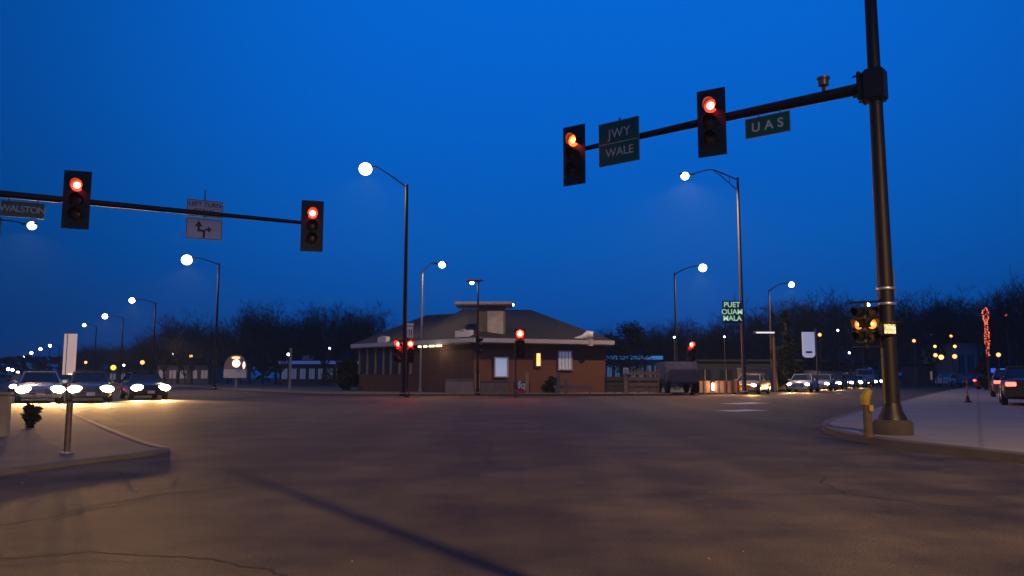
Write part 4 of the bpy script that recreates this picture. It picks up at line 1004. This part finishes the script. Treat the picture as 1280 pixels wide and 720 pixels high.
for i, (px, py, D) in enumerate(((9.5, 461.5, 160), (15, 462.5, 170), (22, 466, 150))):
    post_lamp(['leftmost tiny lamp at the foot of the far lamp string', 'middle tiny lamp at the foot of the far lamp string', 'right tiny lamp at the foot of the far lamp string, over the tail lights'][i], px, py, D, .3, E_lamp, gL)
# ---- near left: bollard, pillar and shrub
q = G(83.5, 566, .045); t = thing('bollard', 'slim grey metal bollard standing on the left pavement', 'bollard', q)
hb = Z(504, q.y) - .045
MB().tube([(0, 0, 0), (0, 0, hb - .02)], .045, 16).build('shaft', M_pole3, t, True); MB().lathe([(.047, hb - .03), (.047, hb), (.03, hb + .02), (.005, hb + .025)], n=16).build('cap', M_pole3, t, True)
MB().lathe([(.09, 0), (.09, .012), (.05, .02)], n=16).build('base_plate', M_alu, t, True)
q = G(4, 546, .045); t = thing('utility_box', 'pale concrete utility cabinet cut off by the left edge', 'utility box', (q.x - .12, q.y, .045), R(25))
hb = Z(494, q.y) - .045
MB().box((0, 0, hb / 2), (.36, .4, hb), 0, .02).build('casing', M_concw, t); MB().box((0, 0, hb + .03), (.42, .46, .06), 0, .015).build('lid', M_concw, t)
# ================================================================== TREES
def rvec(): 
    v = Vector((random.gauss(0, 1), random.gauss(0, 1), random.gauss(0, 1))); return v.normalized()
def bare_tree_mesh(seed, H_=11.0, spread=.55, lean=0.0, levels=5, nb=4):
    random.seed(seed); tr = MB(); cr = MB()
    def tri_branch(b, a, c, r0, r1):
        d = (c - a)
        if d.length < 1e-4: return
        d.normalize(); s_ = d.cross(Vector((.3, .5, .8))).normalized(); u_ = d.cross(s_)
        vs = []
        for p, r in ((a, r0), (c, r1)):
            for k in range(3): an = k * 2.0944; vs.append(p + (s_ * math.cos(an) + u_ * math.sin(an)) * r)
        b.add(vs, [(0, 1, 4, 3), (1, 2, 5, 4), (2, 0, 3, 5)])
    def grow(p, d, ln, r, lv):
        steps = 3 if lv < 3 else 2; pts = [p]
        for i in range(steps):
            d = (d + rvec() * .18 + Vector((0, 0, .08))).normalized(); q = p + d * ln / steps
            tri_branch(cr, p, q, r * (1 - .25 * i / steps), r * (1 - .25 * (i + 1) / steps)); p = q; pts.append(p)
        if lv >= levels:
            for _ in range(4):
                dd = (d + rvec() * .9).normalized(); tri_branch(cr, p, p + dd * ln * random.uniform(.4, .9), .014, .007)
            return
        for k in range(nb + (1 if lv < 2 else 0)):
            f = random.uniform(.35, 1.0) if k else 1.0; i = min(steps - 1, int(f * steps)); q = pts[i].lerp(pts[i + 1], f * steps - i)
            dd = (d + rvec() * (spread + .12 * lv)).normalized()
            if dd.z < -.2: dd.z *= -.5
            grow(q, dd.normalized(), ln * random.uniform(.58, .8), max(.012, r * random.uniform(.45, .62)), lv + 1)
    h0 = H_ * random.uniform(.18, .28); tr.tube([(0, 0, 0), (.05, 0, h0 * .5), (lean, 0, h0)], [H_ * .022, H_ * .017, H_ * .015], 8)
    for k in range(5):
        a = k * 1.257 + random.random(); grow(Vector((lean, 0, h0 * random.uniform(.8, 1))), Vector((math.cos(a) * .55, math.sin(a) * .55, 1)).normalized(), H_ * .3, H_ * .011, 1)
    return tr.mesh('trunk', M_bark, True), cr.mesh('crown', M_twig)
BT = [bare_tree_mesh(11 + i, 11, .5 + .08 * (i % 3), .1 * i, 4, 4) for i in range(5)]
def leafy_mesh(seed, H_, W, n=2600, conical=False, m=M_leaf):
    random.seed(seed); tr = MB().tube([(0, 0, 0), (0, 0, H_ * .4), (0, 0, H_ * .8)], [H_ * .025, H_ * .018, .02], 8); cr = MB()
    cl = []
    for i in range(34):
        if conical: f = random.random(); rr = W / 2 * (1 - f) ** .45 * random.uniform(.1, 1); z_ = H_ * (.08 + .9 * f)
        else: f = random.random(); rr = W / 2 * math.sin(math.pi * min(1, .15 + .8 * f)) * random.uniform(.2, .95); z_ = H_ * (.25 + .7 * f)
        a = random.random() * 6.283; cl.append((Vector((rr * math.cos(a), rr * math.sin(a), z_)), (W * .16 if not conical else W * .22 * (1.15 - f))))
    for c_, s_ in cl:
        tr.tube([(0, 0, c_.z * .8), c_], [.04, .015], 4)
        for _ in range(n // 34):
            p = c_ + rvec() * s_ * random.random() ** .4; nn = rvec(); s1 = nn.cross(Vector((.2, .3, .9))).normalized(); s2 = nn.cross(s1); z_ = random.uniform(.08, .18)
            cr.add([p - s1 * z_, p + s2 * z_ * .5, p + s1 * z_, p - s2 * z_ * .5], [(0, 1, 2, 3)])
    return tr.mesh('trunk', M_bark, True), cr.mesh('crown', m)
def plant(name, meshes, label, x, y_, s, rz, group=None, cat='tree', z=.0, sz=None):
    t = thing(name, label, cat, (x, y_, z), rz, group); t.scale = (s, s, sz or s)
    child('trunk', meshes[0], t); child('crown', meshes[1], t); return t
random.seed(5)
def tree_row(label, group, specs):
    for px, py, D in specs:
        D *= random.uniform(.95, 1.1); h_ = Z(py, D); plant('bare_tree', random.choice(BT), label, X(px, D), D, h_ / 9.4, random.uniform(0, 6.28), group)
tree_row('bare winter tree in the belt left of the brick building', 'bare trees left of the brick building', [(205, 408, 115), (222, 400, 125), (240, 412, 118), (262, 414, 120), (285, 410, 128), (312, 396, 118), (328, 388, 120), (345, 398, 115), (368, 404, 125), (388, 396, 118), (404, 390, 112), (424, 396, 104), (442, 392, 100), (466, 398, 96), (300, 418, 110), (186, 424, 130), (150, 432, 150), (125, 436, 160), (350, 425, 100), (232, 425, 105)])
tree_row('bare winter tree in the belt right of the brick building', 'bare trees right of the brick building', [(768, 414, 118), (815, 412, 122), (832, 405, 118), (858, 402, 125), (880, 408, 112), (905, 400, 122), (940, 396, 120), (958, 388, 115), (1005, 380, 118), (1022, 376, 122), (1045, 378, 118), (1062, 384, 110), (1100, 392, 118), (1130, 386, 122), (1150, 378, 118), (1168, 376, 116), (1190, 380, 120), (1212, 386, 112), (1250, 368, 95), (1275, 362, 90), (1300, 356, 85), (1232, 392, 110), (1080, 398, 125), (980, 392, 130)])
plant('evergreen_tree', leafy_mesh(3, 8, 6.0, 5200), 'round dark evergreen right of the brick building roof', X(787, 92), 92, 1.0, 0, None, 'tree', 0, Z(404, 92) / 8)
plant('conifer', leafy_mesh(8, 8, 3.0, 16000, True), 'narrow dark conifer standing left of the rounded banner', X(985, 70), 70, 1.0, 0, None, 'tree', 0, Z(388, 70) / 8)
plant('conifer', leafy_mesh(9, 4, 1.9, 2400, True), 'small dark conifer at the foot of the orange lit column', X(1231, 66), 66, 1.0, 0, None, 'tree', 0, .8)
plant('shrub', leafy_mesh(4, 2.4, 3.6, 3600), 'dark rounded shrub left of the columned wing of the brick building', X(433, 66), 66, 1.0, 0, None, 'shrub')
plant('shrub', leafy_mesh(6, 1.5, 1.1, 700), 'dark untidy shrub beside the utility cabinet at the left edge', G(10, 540).x, G(10, 540).y + .8, .42, 0, None, 'shrub', -.07)
plant('shrub', leafy_mesh(14, 2.0, 2.6, 3000), 'wide dark shrub behind the low wall of the brick building', X(690, 55), 55, .55, 0, None, 'shrub')
# thin evening haze
hz_ = MB().box((-40, 190, 9.5), (760, 460, 21.2)).build('haze', bpy.data.materials.new('haze_air'))
tag(hz_, 'thin blue evening haze over the whole crossing', 'haze', None, 'stuff')
hm_ = hz_.data.materials[0]; hm_.use_nodes = True; hn = hm_.node_tree.nodes; hn.remove(hn['Principled BSDF'])
pv = hn.new('ShaderNodeVolumePrincipled'); pv.inputs['Color'].default_value = (.5, .72, 1, 1); pv.inputs['Density'].default_value = .0004
hm_.node_tree.links.new(pv.outputs['Volume'], hn['Material Output'].inputs['Volume'])
# far woodland read as one mass
random.seed(21); b = MB()
def addtree(me, M):
    b.add([M @ v.co for v in me.vertices], [tuple(p.vertices) for p in me.polygons])
small = bare_tree_mesh(90, 11, .62, 0, 3, 4)[1]; small2 = bare_tree_mesh(91, 11, .55, 0, 3, 4)[1]
for i in range(290):
    px = random.uniform(90, 1330); D = random.uniform(165, 260)
    if 480 < px < 745: continue
    top = 418 - (26 if px > 1000 else 10) * random.random() + (14 if px < 250 else 0) - (16 if px > 1230 else 0)
    s_ = Z(top, D) / 11; M = Matrix.Translation((X(px, D), D, 0)) @ Matrix.Rotation(random.random() * 6, 4, 'Z') @ Matrix.Diagonal((s_ * 1.2, s_ * 1.2, s_, 1))
    addtree(random.choice((small, small2)), M)
tag(b.build('far_woodland', mat('far_twigs', (.03, .026, .024), .95)), 'dark bare woodland standing behind the houses along the whole horizon', 'woodland', None, 'stuff')
b = MB(); random.seed(33)
for i in range(5200):
    px = random.uniform(-60, 1340); D = random.uniform(176, 240); hh_ = Z(446, D) * random.random() ** .6
    p = Vector((X(px, D), D, hh_)); n_ = rvec(); s1 = n_.cross(Vector((.2, .3, .9))).normalized(); s2 = n_.cross(s1); z_ = random.uniform(.5, 1.3)
    b.add([p - s1 * z_, p + s2 * z_ * .5, p + s1 * z_, p - s2 * z_ * .5], [(0, 1, 2, 3)])
tag(b.build('far_undergrowth', M_leaf), 'dark undergrowth filling the foot of the far woodland', 'undergrowth', None, 'stuff')
